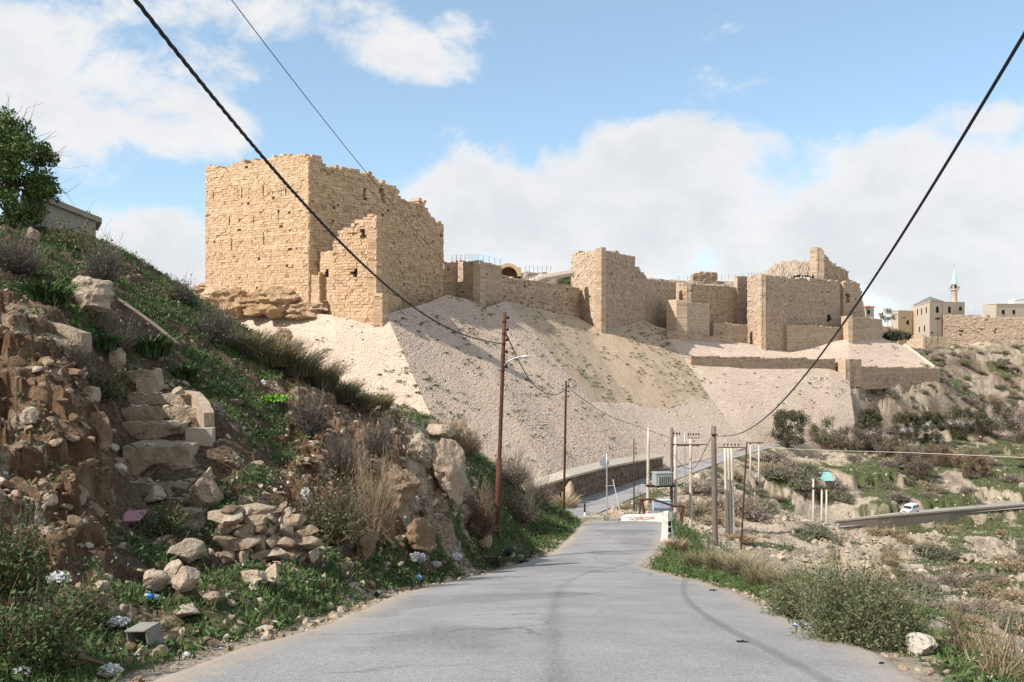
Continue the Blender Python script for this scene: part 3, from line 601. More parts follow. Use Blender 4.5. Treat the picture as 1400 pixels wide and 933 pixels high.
masonry('square_bastion', 'rough square bastion with pale left face, middle of the far castle', 'bastion', [(V2(1022,252), V2(1041,244), [(1022,378),(1041,376)], g(vbase=.62)), (V2(1041,244), V2(1076,252), [(1041,376),(1076,378)], g(vbase=.5))], z0=-5, ch=.6, rough=.2, ragged=.12)  # sunlit side toned paler and shaded side darker in the stone colour
endw = masonry('curtain_wall', 'broad end wall below the jagged ruin, with small dark doorway', 'castle wall', [(V2(1075,256), V2(1147,272), [(1075,379),(1110,381),(1147,384)], g(holes=(slit_hole(V2(1075,256), V2(1147,272), 1133, 432, 440, 1.6),)))], z0=3, ch=.5, rough=.14, ragged=.12, miss=.01)
mb = MB(); slit(mb, V2(1075,256), V2(1147,272), 1133, 431, 441, 3.2); mb.build('doorway', M['openshade'], endw, endw.location)
masonry('low_wall', 'low footing wall at the foot of the broad end wall', 'castle wall', [(V2(975,240), V2(1022,248), [(975,440),(1022,444)], g()), (V2(1076,250), V2(1152,264), [(1076,443),(1152,447)], g())], z0=-5, ch=.45, rough=.1, ragged=.1)
gh = masonry('ruined_gatehouse', 'roofless end block with arched openings at the castle\'s far end', 'ruin', [(V2(1147,272), V2(1155,284), [(1147,386),(1155,386)], g()), (V2(1153,274), V2(1183,280), [(1153,385),(1163,384),(1175,388),(1178,400),(1181,420),(1183,434)], g(holes=(slit_hole(V2(1153,274), V2(1183,280), 1159, 402, 412, 1.5),)))], z0=3, ch=.5, rough=.12, ragged=.2)
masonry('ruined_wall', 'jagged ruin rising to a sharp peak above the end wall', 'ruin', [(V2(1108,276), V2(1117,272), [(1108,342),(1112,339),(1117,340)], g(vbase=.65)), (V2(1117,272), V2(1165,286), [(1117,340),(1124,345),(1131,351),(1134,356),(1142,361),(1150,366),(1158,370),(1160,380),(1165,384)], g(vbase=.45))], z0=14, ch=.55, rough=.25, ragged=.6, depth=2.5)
masonry('stone_platform', 'plain square stone block at the end of the far glacis', 'bastion', [(V2(1150,265), V2(1160,261), [(1150,432),(1160,432)], g(vbase=.6)), (V2(1160,261), V2(1206,274), [(1160,432),(1206,436)], g(vbase=.5)), (V2(1206,274), V2(1200,290), [(1206,436),(1200,437)], g())], z0=-5, ch=.42, rough=.06, ragged=.04)
masonry('ruined_wall', 'short broken stub of masonry on the grassy castle top', 'ruin', [(V2(947,262), V2(981,266), [(947,378),(950,373),(965,372),(980,372),(981,378)], g())], z0=14, ch=.6, rough=.25, ragged=.2)
masonry('terrace_wall', 'upper short retaining wall at the top of the far glacis', 'retaining wall', [(V2(912,221), V2(1001,240), [(912,452),(940,455),(1001,461)], g(vbase=.4))], z0=-4, ch=.4, rough=.06, ragged=.05, depth=.8)
masonry('terrace_wall', 'long retaining wall strip crossing the far glacis', 'retaining wall', [(V2(945,213), V2(1142,242.2), [(945,486.5),(1142,490.7)], g(vbase=.35))], z0=-9, ch=.4, rough=.06, ragged=.05, depth=1.2)
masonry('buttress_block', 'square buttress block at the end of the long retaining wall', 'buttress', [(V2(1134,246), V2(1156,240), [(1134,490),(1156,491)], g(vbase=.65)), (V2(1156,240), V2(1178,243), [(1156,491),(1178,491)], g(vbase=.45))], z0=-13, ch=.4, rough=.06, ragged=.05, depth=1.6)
masonry('terrace_wall', 'lowest retaining wall running right from the buttress block', 'retaining wall', [(V2(1177,244), V2(1285,266), [(1177,501),(1285,503)], g(vbase=.4))], z0=-14, ch=.4, rough=.06, ragged=.05, depth=1.2)

# vault and mounds on top of the castle
mb = MB()
c0 = np.array(P(695, 378, 196)); R_ = 2.1; th = np.linspace(0, math.pi, 15)
def arch(mb, c, r0, r1, y0, y1, var=.5):
    v = []; n = len(th)
    for y in (y0, y1):
        for r in (r0, r1):
            for t in th: v.append((c[0] + r * math.cos(t), c[1] + y, c[2] + r * math.sin(t) * 1.05))
    q = []
    for i in range(n - 1):
        q += [(i, i+1, n+i+1, n+i), (2*n+i, 3*n+i, 3*n+i+1, 2*n+i+1), (n+i, n+i+1, 3*n+i+1, 3*n+i), (i, 2*n+i, 2*n+i+1, i+1)]
    mb.add(v, q, var=var)
arch(mb, c0, R_, R_ + .8, 0, 7, .5); mb.box((c0[0]-R_-.9, c0[1]+6.2, c0[2]-1), (c0[0]+R_+.9, c0[1]+7.2, c0[2]+2.6), .3)
tag(mb.build('stone_vault', M['tower'], None, c0), 'open barrel vault showing a dark arch above the long curtain wall', 'vault')
def mound(name, pts, label=None, m='earth', sd=0, kind='structure', amp=1., green=.8):
    """rubble mound: ridge points (px, py, d, half-width) lofted to the ground"""
    q = [(P(a, b, d), w) for a, b, d, w in pts]; n = 26; t = np.linspace(0, len(q) - 1, 90); ii = np.arange(len(q))
    rg = np.stack([np.interp(t, ii, [k[0][c] for k in q]) for c in range(3)], 1); w = np.interp(t, ii, [k[1] for k in q]); s = np.linspace(-1, 1, n)
    X = np.repeat(rg[:, 0:1], n, 1) + s * 0; Y = rg[:, 1:2] + s * w[:, None]; Z = rg[:, 2:3] - (np.abs(s) ** 1.5) * w[:, None] * .75
    Z = Z + amp * (fbm(X * .5 + sd, Y * .5, 5, 70) - .5) * 1.6 + amp * (np.abs(fbm(X * 1.3, Y * 1.3 + sd, 4, 71) - .5)) * 1.6 - .5 * amp
    i = (np.arange(89)[:, None] * n + np.arange(n - 1)[None]).ravel(); mb = MB(); mb.add(np.stack([X, Y, Z], -1).reshape(-1, 3), np.stack([i, i + n, i + n + 1, i + 1], 1), var=.5)
    k = 90 * n; gr = smooth(.5, .6, fbm(X * .3 + sd, Y * .3, 4, 72)).ravel() * green
    o = mb.build(name, GM, attrs=dict(grass=gr, pale=np.full(k, .62), red=np.full(k, .35))); o['kind'] = kind; return o
GM = bpy.data.materials['dry_hillside_earth']
mound('castle_mound', [(612,385,186,6),(640,372,190,8),(690,371,206,9),(720,370,214,9),(760,374,222,9),(800,376,232,9),(860,378,245,8),(890,379,252,8),(940,383,262,8),(1000,384,272,8),(1040,380,276,8),(1100,384,284,8),(1150,396,292,6)], sd=3)
mound('rubble_hill', [(1030,384,270,4),(1048,368,272,6),(1058,359,274,7),(1072,358,276,7),(1085,354,277,7),(1100,356,279,7),(1110,354,281,6),(1125,366,284,5)], sd=9, amp=1.6, green=.1)
mb = MB(); mb.tube([P(716, 391, 196), P(742, 380, 200), P(782, 373, 206)], .9, 6, .8); 
tag(mb.build('stone_ramp', M['palestone'], None, P(742, 380, 200)), 'pale sloping stone ramp beside the square tower', 'ramp')
# railings along the castle edge
def railing(label, line, n, h=1.15):
    q = np.array([P(*p) for p in line]); t = np.linspace(0, len(q) - 1, n); i = np.arange(len(q)); p = np.stack([np.interp(t, i, q[:, c]) for c in range(3)], 1)
    r = thing('railing', label, 'railing', p[0]); O = p[0]
    for k in p:
        mb = MB(); mb.box((-.04, -.04, -.3), (.04, .04, h), .5, at=k); mb.build('post', M['rust'], r, O)
    for z in (.45, 1.0):
        mb = MB(); mb.tube(p + np.array((0, 0, z)), .009, 4, .4); mb.build('rope', M['rust'], r, O)
railing('row of thin posts on the bastion beside the great tower', [(618,357,168),(640,356,166),(655,356,163),(684,362,174)], 12)
railing('row of thin posts along the long curtain wall', [(686,376,174),(735,385,189),(752,386,195)], 12)
railing('far row of thin posts behind the long curtain wall', [(718,370,214),(735,370,218),(753,370,222)], 7)
railing('thin posts on the grassy castle top behind the stepped wall', [(928,383,262),(980,382,268),(1022,378,275),(1040,377,276)], 14)

# ------------------------------------------------------------------ glacis: stone-faced slopes below the castle
EXT = {}
def loft_pts(T, Bm, u, v):
    x_ = EXT.get(id(Bm), 0); T = np.array([P(*p) for p in T]); Bm = np.array([P(*p) for p in Bm]); Bm = Bm + (Bm.mean(0) - T.mean(0)) * x_; t = u * (len(T) - 1); i = np.arange(len(T))
    a = np.stack([np.interp(t, i, T[:, c]) for c in range(3)], -1); b = np.stack([np.interp(t, i, Bm[:, c]) for c in range(3)], -1)
    return a + (b - a) * v[..., None]
def glacis_blocks(T, Bm, ch, bl, rough, sd, v0=0., v1=1., vb=.5, va=.5, gaps=.01):
    r = random.Random(sd); mb = MB(); Tn = np.array([P(*p) for p in T]); Bn = np.array([P(*p) for p in Bm]); H = np.linalg.norm(Tn - Bn, axis=1).mean()
    us = []; V = []; var = []; v = v0
    while v < v1:
        dv = ch / H * r.uniform(.85, 1.15); vm = v + dv / 2
        mid = loft_pts(T, Bm, np.linspace(0, 1, 60), np.full(60, vm)); Lw = np.linalg.norm(np.diff(mid, axis=0), axis=1).sum(); u = -r.uniform(0, bl[0]) / Lw; tone = r.uniform(-.06, .06)
        while u < 1:
            du = r.uniform(*bl) / Lw; a, b = max(0, u), min(1, u + du); u += du
            if b - a < .1 / Lw or r.random() < gaps: continue
            us.append((a, b, v, min(v + dv, v1))); var.append(min(.98, max(.02, vb + tone + r.gauss(0, .2) * va)))
        v += dv
    us = np.array(us); k = len(us); g = .012
    uu = np.stack([us[:, 0], us[:, 1], us[:, 1], us[:, 0]], 1); vv = np.stack([us[:, 3], us[:, 3], us[:, 2], us[:, 2]], 1)
    c = loft_pts(T, Bm, uu, vv); e1 = c[:, 1] - c[:, 0]; e2 = c[:, 3] - c[:, 0]; n = np.cross(e1, e2); n /= np.linalg.norm(n, axis=1)[:, None]; n[n[:, 2] < 0] *= -1
    cen = c.mean(1, keepdims=True); c = cen + (c - cen) * .965
    rr = np.random.default_rng(sd); off = rr.uniform(.02, rough, (k, 1)) + rr.uniform(-rough * .35, rough * .35, (k, 4)); wob = (fbm(cen[:, 0, 0] * .12, cen[:, 0, 1] * .12, 4, sd) - .5) * .5
    hi = c + n[:, None] * (off[..., None] + wob[:, None, None]); lo = c - n[:, None] * (.35 - wob[:, None, None])
    Vv = np.concatenate([lo, hi], 1).reshape(-1, 3)
    q = (np.arange(k)[:, None, None] * 8 + np.array([(4,5,6,7),(0,1,5,4),(1,2,6,5),(2,3,7,6),(3,0,4,7)])[None]).reshape(-1, 4)
    mb.add(Vv, q, var=np.repeat(var, 8))
    # bedding just under the stones
    nu, nv = 60, 30; U, Vg = np.meshgrid(np.linspace(0, 1, nu), np.linspace(v0, v1, nv)); gp = loft_pts(T, Bm, U, Vg) - np.array((0, 0, .22)); i = (np.arange(nv - 1)[:, None] * nu + np.arange(nu - 1)[None]).ravel()
    wob = (fbm(gp[..., 0] * .12, gp[..., 1] * .12, 4, sd) - .5) * .5; gp[..., 2] += wob
    mb.add(gp.reshape(-1, 3), np.stack([i, i + nu, i + nu + 1, i + 1], 1), var=.12); return mb
RT = (527, 430, 133.); RB = (655, 716, 101.)
T1 = [(250,398,166),(330,420,147),(455,431,135.5),RT]; B1 = [(250,640,118),(330,672,112),(500,700,106),RB]
o = P(*RT)
tag(glacis_blocks(T1, B1, .38, (.35, .8), .09, 3, vb=.6).build('stone_glacis', M['glacis'], None, o), 'sunlit stone slope directly below the great ruined tower', 'glacis')
T2 = [RT,(575,418,146),(612,404,160),(640,410,165),(665,421,164),(692,412,174)]; B2 = [RB,(700,686,108),(752,658,117),(800,646,129),(850,636,141),(880,629,150)]
tag(glacis_blocks(T2, B2, .36, (.32, .75), .07, 4, vb=.50, va=.5, gaps=.008).build('stone_glacis', M['glacis'], None, P(*T2[3])), 'shaded stone slope with rows of weeds above the roadside wall', 'glacis')
T3 = [(692,412,174),(740,424,190),(790,434,206),(826,455,204),(850,446,213),(880,438,224),(905,448,226)]; B3 = [(880,629,150),(893,629,153),(906,628,156),(930,623,163),(960,617,172),(985,612,179.5),(1012,603,189)]
EXT[id(B3)] = .05
def sheet(T, Bm, v0, v1, amp=.4, sd=0, nu=160, nv=110, dz=0):
    U, Vg = np.meshgrid(np.linspace(0, 1, nu), np.linspace(v0, v1, nv)); g_ = loft_pts(T, Bm, U, Vg)
    g_[..., 2] += amp * (fbm(g_[..., 0] * .25, g_[..., 1] * .25, 5, sd) - .5) + .15 * amp * (fbm(g_[..., 0] * 1.5, g_[..., 1] * 1.5, 3, sd) - .5) + dz
    i = (np.arange(nv - 1)[:, None] * nu + np.arange(nu - 1)[None]).ravel(); mb = MB(); mb.add(g_.reshape(-1, 3), np.stack([i, i + nu, i + nu + 1, i + 1], 1), var=.35 + .5 * (fbm(g_[..., 0] * .15, g_[..., 1] * .15, 4, sd + 2)).ravel()); return mb
ms = sheet(T3, B3, 0, .66, .8, 80); so = ms.build('sandy_slope', M['sand'], smooth=True); so['kind'] = 'structure'
tag(glacis_blocks(T3, B3, .5, (.5, 1.0), .06, 5, .64, 1.0, .62, .4).build('stone_glacis', M['glacis'], None, P(*B3[3])), 'low pale stone facing under the sandy slope, meeting the road', 'glacis')
def edge3(t, d=0.):                                      # point on the right edge of the sandy slope, as (px, py, d)
    w = P(905,448,226) * (1 - t) + P(1012,603,189) * t; return (CX + F * w[0] / w[1] - d, CY - F * w[2] / w[1], w[1])
T4 = [edge3(0, 1),(940,455,233),(1000,466,243),(1041,474,249),(1076,479,252),(1120,470,260),(1160,464,263),(1206,463,275),(1242,476,280)]; B4 = [edge3(.30, 1),(985,494,221),(1030,495,227),(1065,496,232),(1095,497,236),(1134,499,242),(1160,500,246),(1210,503,255),(1283,504,268)]
t4 = tag(glacis_blocks(T4, B4, .5, (.5, 1.1), .07, 6, vb=.68, va=.4).build('stone_glacis', M['glacis'], None, P(*B4[3])), 'pale upper stone slope between the far castle walls and terrace walls', 'glacis')
T5 = [edge3(.27, 1),(985,497,220),(1030,501,226),(1075,503,232),(1110,504,237),(1134,505,240),(1160,514,243)]; B5 = [edge3(1.05, 1),(1030,607,191),(1055,605,197),(1080,602,203),(1110,597,210),(1140,592,216),(1168,588,222)]
mb = MB(); mb.tube([P(1236,474,281.5) + (0, 0, .1), P(1277,505,268) + (0, 0, .1)], 1.1, 4, .5); k = mb.build('edge_kerb', M['glacis'], t4, P(*B4[3]))
EXT[id(B5)] = .10
tag(glacis_blocks(T5, B5, .5, (.5, 1.1), .07, 7, vb=.64, va=.45).build('stone_glacis', M['glacis'], None, P(*B5[3])), 'pale lower stone slope under the long retaining wall, above the road', 'glacis')
# roadside retaining wall with coping
w0 = V2(735, 110.5); w1 = V2(779, 113.5); w2 = V2(830, 127); w3 = V2(872, 140.5); w4 = V2(906, 153)
rw = thing('roadside_wall', 'shaded dark rubble retaining wall with pale coping beside the upper road', 'retaining wall', base(w1, -21)); O = rw.location
mb = MB(); pts = [w0, w1, w2, w3, w4]; tops = [(735,668),(779,653.5),(830,640),(872,632),(906,626)]
for i in range(4): blockwall(mb, pts[i], pts[i+1], -24, prof(pts[i], pts[i+1], [tops[i], tops[i+1]]), .35, (.3, .7), .8, .08, (), .02, 300 + i, .45, .9)
mb.build('wall', M['shadewall'], rw, O)
cp = MB()
for i in range(4):
    a, b = pts[i], pts[i+1]; za = (CY - tops[i][1]) / F * a[1]; zb = (CY - tops[i+1][1]) / F * b[1]; e = (b - a) / np.hypot(*(b - a)); n = np.array((e[1], -e[0]))
    A_ = a + n * .25; B_ = b + n * .25; C_ = b - n * 1.6; D_ = a - n * 1.6
    cp.add([(*A_, za), (*B_, zb), (*C_, zb + .5), (*D_, za + .5), (*A_, za + .3), (*B_, zb + .3), (*C_, zb + .8), (*D_, za + .8)], [(0,3,2,1),(4,5,6,7),(0,1,5,4),(1,2,6,5),(2,3,7,6),(3,0,4,7)], var=.7)
cp.build('coping', M['concrete'], rw, O)
# ------------------------------------------------------------------ poles, lamps, cables, street things
def pole(name, label, cat, px, top, bot, d, r0, r1, m, group=None, pxb=None, n=10):
    pxb = px if pxb is None else pxb; b = P(pxb, bot, d); t = P(px, top, d); zg = gz(b[0], b[1]); b2 = b.copy(); b2[2] = min(b[2], zg) - .4
    r = thing(name, label, cat, b, group); mb = MB(); k = np.linspace(0, 1, 7)[:, None]
    mb.tube(b2 + (t - b2) * k, r0 + (r1 - r0) * k[:, 0], n, .3 + .5 * np.repeat(np.random.default_rng(int(px)).random(7), n).tolist()[0]); mb.build('shaft', M[m], r, b, True)
    return r, b, t
def insulator(r, b, p, dirv=(1, 0, 0), m='black', s=1.):
    mb = MB(); p = np.asarray(p); dv = np.asarray(dirv, float); mb.tube([p, p + dv * .12 * s], .02 * s, 6); q = p + dv * .12 * s
    mb.tube([q + (0, 0, -.02), q + (0, 0, .05 * s), q + (0, 0, .06 * s), q + (0, 0, .11 * s)], [.055 * s, .06 * s, .035 * s, .03 * s], 8); mb.build('insulator', M[m], r, b)
def curve(pts, n=40):
    q = np.array(pts, float); t = np.concatenate([[0], np.cumsum(np.linalg.norm(np.diff(q, axis=0), axis=1))]); tt = np.linspace(0, t[-1], n); out = np.zeros((n, 3)); tg = np.gradient(q, t, axis=0)
    for k, x in enumerate(tt):
        i = min(len(q) - 2, max(0, np.searchsorted(t, x) - 1)); h = t[i+1] - t[i]; u = (x - t[i]) / h
        out[k] = (2*u**3-3*u**2+1)*q[i] + (u**3-2*u**2+u)*h*tg[i] + (-2*u**3+3*u**2)*q[i+1] + (u**3-u**2)*h*tg[i+1]
    return out
# rusty lamp pole on the bank
r, b, t = pole('lamp_post', 'tall rusty steel pole on the left verge with lamp arm pointing to the road', 'lamp post', 690, 427, 748, 33, .085, .075, 'rust', pxb=678)
mb = MB(); mb.tube([P(678, 752, 33), P(682.6, 627, 33)], .115, 10); mb.build('sleeve', M['rust'], r, b, True)
for y in (436, 452, 466, 482, 503):
    insulator(r, b, P(690.5 - (y - 427) * .036, y, 33), (1, -.1, 0))
    mb = MB(); c = P(690 - (y - 427) * .036, y + 4, 33); mb.tube([c + (0, 0, -.03), c + (0, 0, .03)], .10, 10); mb.build('clamp', M['rust'], r, b)
arm = MB(); arm.tube(curve([P(687, 514, 33), P(688.5, 503, 33), P(693, 496, 32.9), P(702, 491, 32.8), P(711, 488, 32.7)], 20), .028, 8); ao = arm.build('lamp_arm', M['galv'], r, b, True)
def lamp_head(parent, b, p, dv, L=.55, s=1.):
    mb = MB(); p = np.asarray(p); dv = np.asarray(dv, float); dv = dv / np.linalg.norm(dv); sd = np.cross(dv, (0, 0, 1)); k = np.linspace(0, 1, 8); prof_ = [(.04), .075, .10, .115, .115, .10, .07, .02]
    v = []; n = 10
    for u, w in zip(k, prof_):
        for th_ in np.linspace(0, 2 * math.pi, n, endpoint=False): v.append(p + dv * u * L * s + sd * math.cos(th_) * w * s + np.array((0, 0, 1)) * (math.sin(th_) * w * (.55 if math.sin(th_) > 0 else .3)) * s)
    q = [(i*n+j, i*n+(j+1) % n, (i+1)*n+(j+1) % n, (i+1)*n+j) for i in range(7) for j in range(n)]; mb.add(v, q, var=.7); mb.build('lamp_head', M['galv'], parent, b, True)
lamp_head(ao, b, P(709, 488.5, 32.7), P(727, 487, 32.5) - P(709, 488.5, 32.7))
T_L1 = P(688.5, 471, 33)
r, b, t = pole('lamp_post', 'thinner rusty steel pole further down the road with lamp arm pointing left', 'lamp post', 774, 521, 708, 57, .085, .07, 'rust', pxb=770.5)
for y in (529, 536, 543): insulator(r, b, P(774.5, y, 57), (1, -.1, 0))
arm = MB(); arm.tube(curve([P(773, 573, 57), P(770, 569, 57), P(757, 567.5, 56.9), P(751, 567, 56.8)], 16), .025, 6); ao = arm.build('lamp_arm', M['galv'], r, b, True); lamp_head(ao, b, P(752, 566.5, 56.8), (-1, -.05, .12), .6)
mb = MB(); th_ = np.linspace(2.6, 8.2, 24); c = P(782.5, 525, 57); mb.tube([c + (.26 * math.cos(a), 0, .26 * math.sin(a)) for a in th_], .02, 5); mb.build('cable_coil', M['cable'], r, b)
# dark thin pole behind the barrier
r, b, t = pole('lamp_post', 'thin dark lamp post standing between barrier and roadside wall', 'lamp post', 866.5, 600, 702, 86, .075, .05, 'rust', pxb=867)
for y in (607, 613, 620): insulator(r, b, P(867.5, y, 86), (1, 0, 0))
mb = MB(); mb.tube([P(869, 606, 86.4), P(874, 660, 88), P(869.5, 702, 86.4)], .02, 5); mb.build('hanging_cable', M['cable'], r, b)
# concrete and wooden electricity poles
def ins_set(r, b, c, span, d, n=3, m='black'):
    for k in range(n): insulator(r, b, P(c[0] + span * (k / (n - 1) - .5), c[1], d), (0, 0, 1), m, 1.5)
def crossarm(r, b, px0, px1, y, d, th=.06, m='rust'):
    mb = MB(); mb.tube([P(px0, y, d), P(px1, y, d)], th, 4); mb.build('crossarm', M[m], r, b)
r, b, t = pole('electricity_pole', 'plain pale concrete pole between transformer and thin dark lamp post', 'utility pole', 886.5, 585, 699, 88, .20, .13, 'conpole', pxb=885.5)
crossarm(r, b, 879, 924, 661, 88, .07)
r, b, t = pole('electricity_pole', 'grey wooden pole carrying the transformer on its left', 'utility pole', 918.5, 585, 712, 86, .17, .13, 'woodpole', pxb=918)
crossarm(r, b, 917, 967, 608, 86, .05)
for y in (592, 598): insulator(r, b, P(920, y, 86), (1, 0, .3))
r, b, t = pole('electricity_pole', 'pale concrete pole standing immediately right of the transformer pole', 'utility pole', 923.5, 596, 716, 87, .20, .14, 'conpole', pxb=924)
ins_set(r, b, (925, 596), 8, 87)
r, b, t = pole('electricity_pole', 'pale concrete pole with a crown of black insulators, right of transformer', 'utility pole', 944, 600, 724, 87, .18, .13, 'conpole', pxb=944.5)
crossarm(r, b, 918, 957, 609.5, 87, .05); ins_set(r, b, (948, 597), 14, 87, 5); crossarm(r, b, 940, 957, 599, 87, .04)
WT = P(975.5, 584, 55)
r, b, t = pole('electricity_pole', 'stout weathered wooden pole where the thick black cable ends', 'utility pole', 975.5, 583, 779, 55, .19, .16, 'woodpole', pxb=978.5)
mb = MB(); mb.tube([P(974, 594, 55) + (-.1, -.18, 0), P(978, 594, 55) + (.1, -.18, 0)], .05, 6); mb.build('cable_clamp', M['rust'], r, b)
for k, px in enumerate((992, 996.5, 1001)):
    lab = ('left pole of the tight concrete trio right of the wooden pole', 'middle pole of the tight concrete trio right of the wooden pole', 'right pole of the tight concrete trio right of the wooden pole')[k]
    r, b, t = pole('electricity_pole', lab, 'utility pole', px - 1, 613, 743.5 - k * .8, 90, .19, .13, 'conpole', group='three concrete poles strapped together', pxb=px + 2.5)
    if k == 1: crossarm(r, b, 982, 1019, 612, 90, .05); ins_set(r, b, (1000, 611), 20, 90, 5); crossarm(r, b, 990, 1003, 684, 90, .05)
r, b, t = pole('electricity_pole', 'slanting thin rusty pole with bent top beside the concrete trio', 'utility pole', 1021, 606, 759, 70, .075, .06, 'rust', pxb=1012)
mb = MB(); mb.tube([P(1021, 607, 70), P(1023, 605.5, 71), P(1040, 605.5, 75)], .035, 5); mb.build('crossarm', M['rust'], r, b)
r, b, t = pole('sign_post', 'white steel post with round sign facing away, by the end of the road', 'sign post', 829.5, 620, 707, 76, .06, .06, 'galv', pxb=830)
mb = MB(); mb.tube([P(828, 633, 76) + (-.1, .12, 0), P(828, 633, 76) + (-.1, .16, 0)], .42, 18, .3); mb.build('sign_disc', M['galv'], r, b)
r, b, t = pole('lamp_post', 'short pale steel post beside the upper road behind transformer', 'lamp post', 936, 595, 676, 120, .11, .08, 'galv')
mb = MB(); q0 = P(849, 705, 78); mb.tube([P(838, 656, 80), q0], .045, 6, .8); mb.tube([P(827, 665, 80), P(840, 664, 80)], .03, 5, .5); tag(mb.build('leaning_post', M['galv'], None, q0), 'thin pale post leaning over behind the concrete barrier', 'post')
q0 = P(799.5, 711, 60); r = thing('bollard', 'black and white marker post at the bend of the road', 'bollard', q0)
mb = MB(); mb.tube([q0 - (0, 0, .4), q0 + (0, 0, .78)], .06, 10, .7); mb.build('shaft', M['white'], r, q0)
mb = MB(); mb.tube([q0 + (0, 0, .55), q0 + (0, 0, .80)], .068, 10, .3); mb.build('dark_band', M['black'], r, q0); mb = MB(); mb.tube([q0 + (0, 0, .98), q0 + (0, 0, 1.15)], .066, 10, .3); mb.tube([q0 + (0, 0, .78), q0 + (0, 0, .98)], .06, 10, .7); mb.build('cap', M['black'], r, q0)
# pole-top frames down the valley
def frame(label, pxs, top, bot, bar, d, group, ins=True):
    b = P(pxs[0], bot[0], d); r = thing('pole_frame', label, 'utility pole', b, group)
    for p, tp, bt in zip(pxs, top, bot):
        q = P(p, bt, d); q[2] = min(q[2], gz(q[0], q[1])) - .5; mb = MB(); mb.tube([q, P(p, tp, d)], [.20, .14], 8, .6); mb.build('pole', M['conpole'], r, b, True)
    mb = MB(); mb.tube([P(bar[0], bar[2], d) + (0, -.2, 0), P(bar[1], bar[2], d) + (0, -.2, 0)], .09, 4, .3); mb.build('crossarm', M['rust'], r, b)
    if ins:
        for k in range(3): insulator(r, b, P(bar[0] + (bar[1] - bar[0]) * (k + .5) / 3, bar[2] + 1, d), (0, -.3, -1), 'black', 2.)
frame('two short concrete poles joined by a crossbar near the upper road', (1026, 1037.5), (606, 606), (658, 662), (1020, 1043, 605.5), 160, None, False)
frame('three concrete poles with a crossbar at the end of the lower road', (1112, 1123.5, 1130), (655, 668, 668), (739, 735, 737), (1108, 1143, 667), 140, None)
def thin_post(label, px, top, bot, d, name='lamp_post', r0=.1):
    r, b, t = pole(name, label, 'lamp post', px, top, bot, d, r0, r0 * .7, 'galv'); mb = MB(); mb.tube([t, t + (-.5, 0, .08), t + (-.9, 0, .05)], .06, 5); mb.build('lamp_arm', M['galv'], r, b)
thin_post('slim street lamp behind the dark tree at the far glacis foot', 1074.5, 546, 580, 205)
thin_post('slim street lamp among the dark roadside trees', 1186, 563, 598, 228); thin_post('slim street lamp right of the tree row gap', 1268, 557, 593, 244); thin_post('farthest slim street lamp by the upper road', 1346, 553, 590, 258)
# transformer, cabinet, rusty frame
q0 = P(905, 663, 85.6); r = thing('transformer', 'grey green transformer box hung between two poles', 'transformer', q0)
W_ = .85
mb = MB(); mb.box((-W_, -.55, 0), (W_, .55, 1.18), .6, .25, q0); mb.build('tank', M['greygreen'], r, q0)
mb = MB(); mb.box((-W_ - .06, -.6, 1.18), (W_ + .06, .6, 1.28), .8, .25, q0); mb.build('lid', M['greygreen'], r, q0)
mb = MB()
for k in range(7): mb.box((-W_ + .2 + k * .22, -.72, .1), (-W_ + .26 + k * .22, -.55, 1.05), .3, .25, q0)
mb.build('cooling_fins', M['greygreen'], r, q0)
mb = MB(); mb.box((-1.6, -.4, -.18), (1.3, -.25, -.02), .4, .1, q0); mb.box((-1.6, .25, -.18), (1.3, .4, -.02), .4, .1, q0); mb.build('bracket', M['rust'], r, q0)
for k in range(3): insulator(r, q0, q0 + np.array((-.4 + k * .4, 0, 1.28)), (0, 0, 1), 'rust', 1.6)
q0 = P(904, 703, 80); r = thing('electric_cabinet', 'pale blue metal cabinet behind the concrete barrier', 'cabinet', q0)
mb = MB(); mb.box((-.78, -.35, -1.2), (.78, .35, 1.28), .6, .06, q0); mb.build('body', M['lblue'], r, q0); mb = MB(); mb.box((-.84, -.42, 1.28), (.84, .42, 1.36), .8, .06, q0); mb.build('roof', M['lblue'], r, q0)
for k in (-1, 1):
    mb = MB(); mb.box((-.37 + k * .385, -.39, -.2), (.37 + k * .385, -.352, 1.2), .5, .06, q0); mb.build('door', M['lblue'], r, q0)
q0 = P(932, 715, 79); mb = MB()
for a_, c_ in (((876, 683, 79), (893, 683, 79)), ((876, 683, 79), (874, 705, 79)), ((878, 683, 79.5), (881, 703, 79.5)), ((921, 692, 79), (935, 692.5, 79)), ((935, 692, 79), (932, 715, 79)), ((933, 692, 80), (930, 714, 80)), ((893, 683, 79), (921, 692, 79.5))): mb.tube([P(*a_), P(*c_)], .09, 4, .6)
tag(mb.build('steel_frame', M['rust'], None, q0), 'rusty angle iron frame round the pale blue cabinet', 'frame')
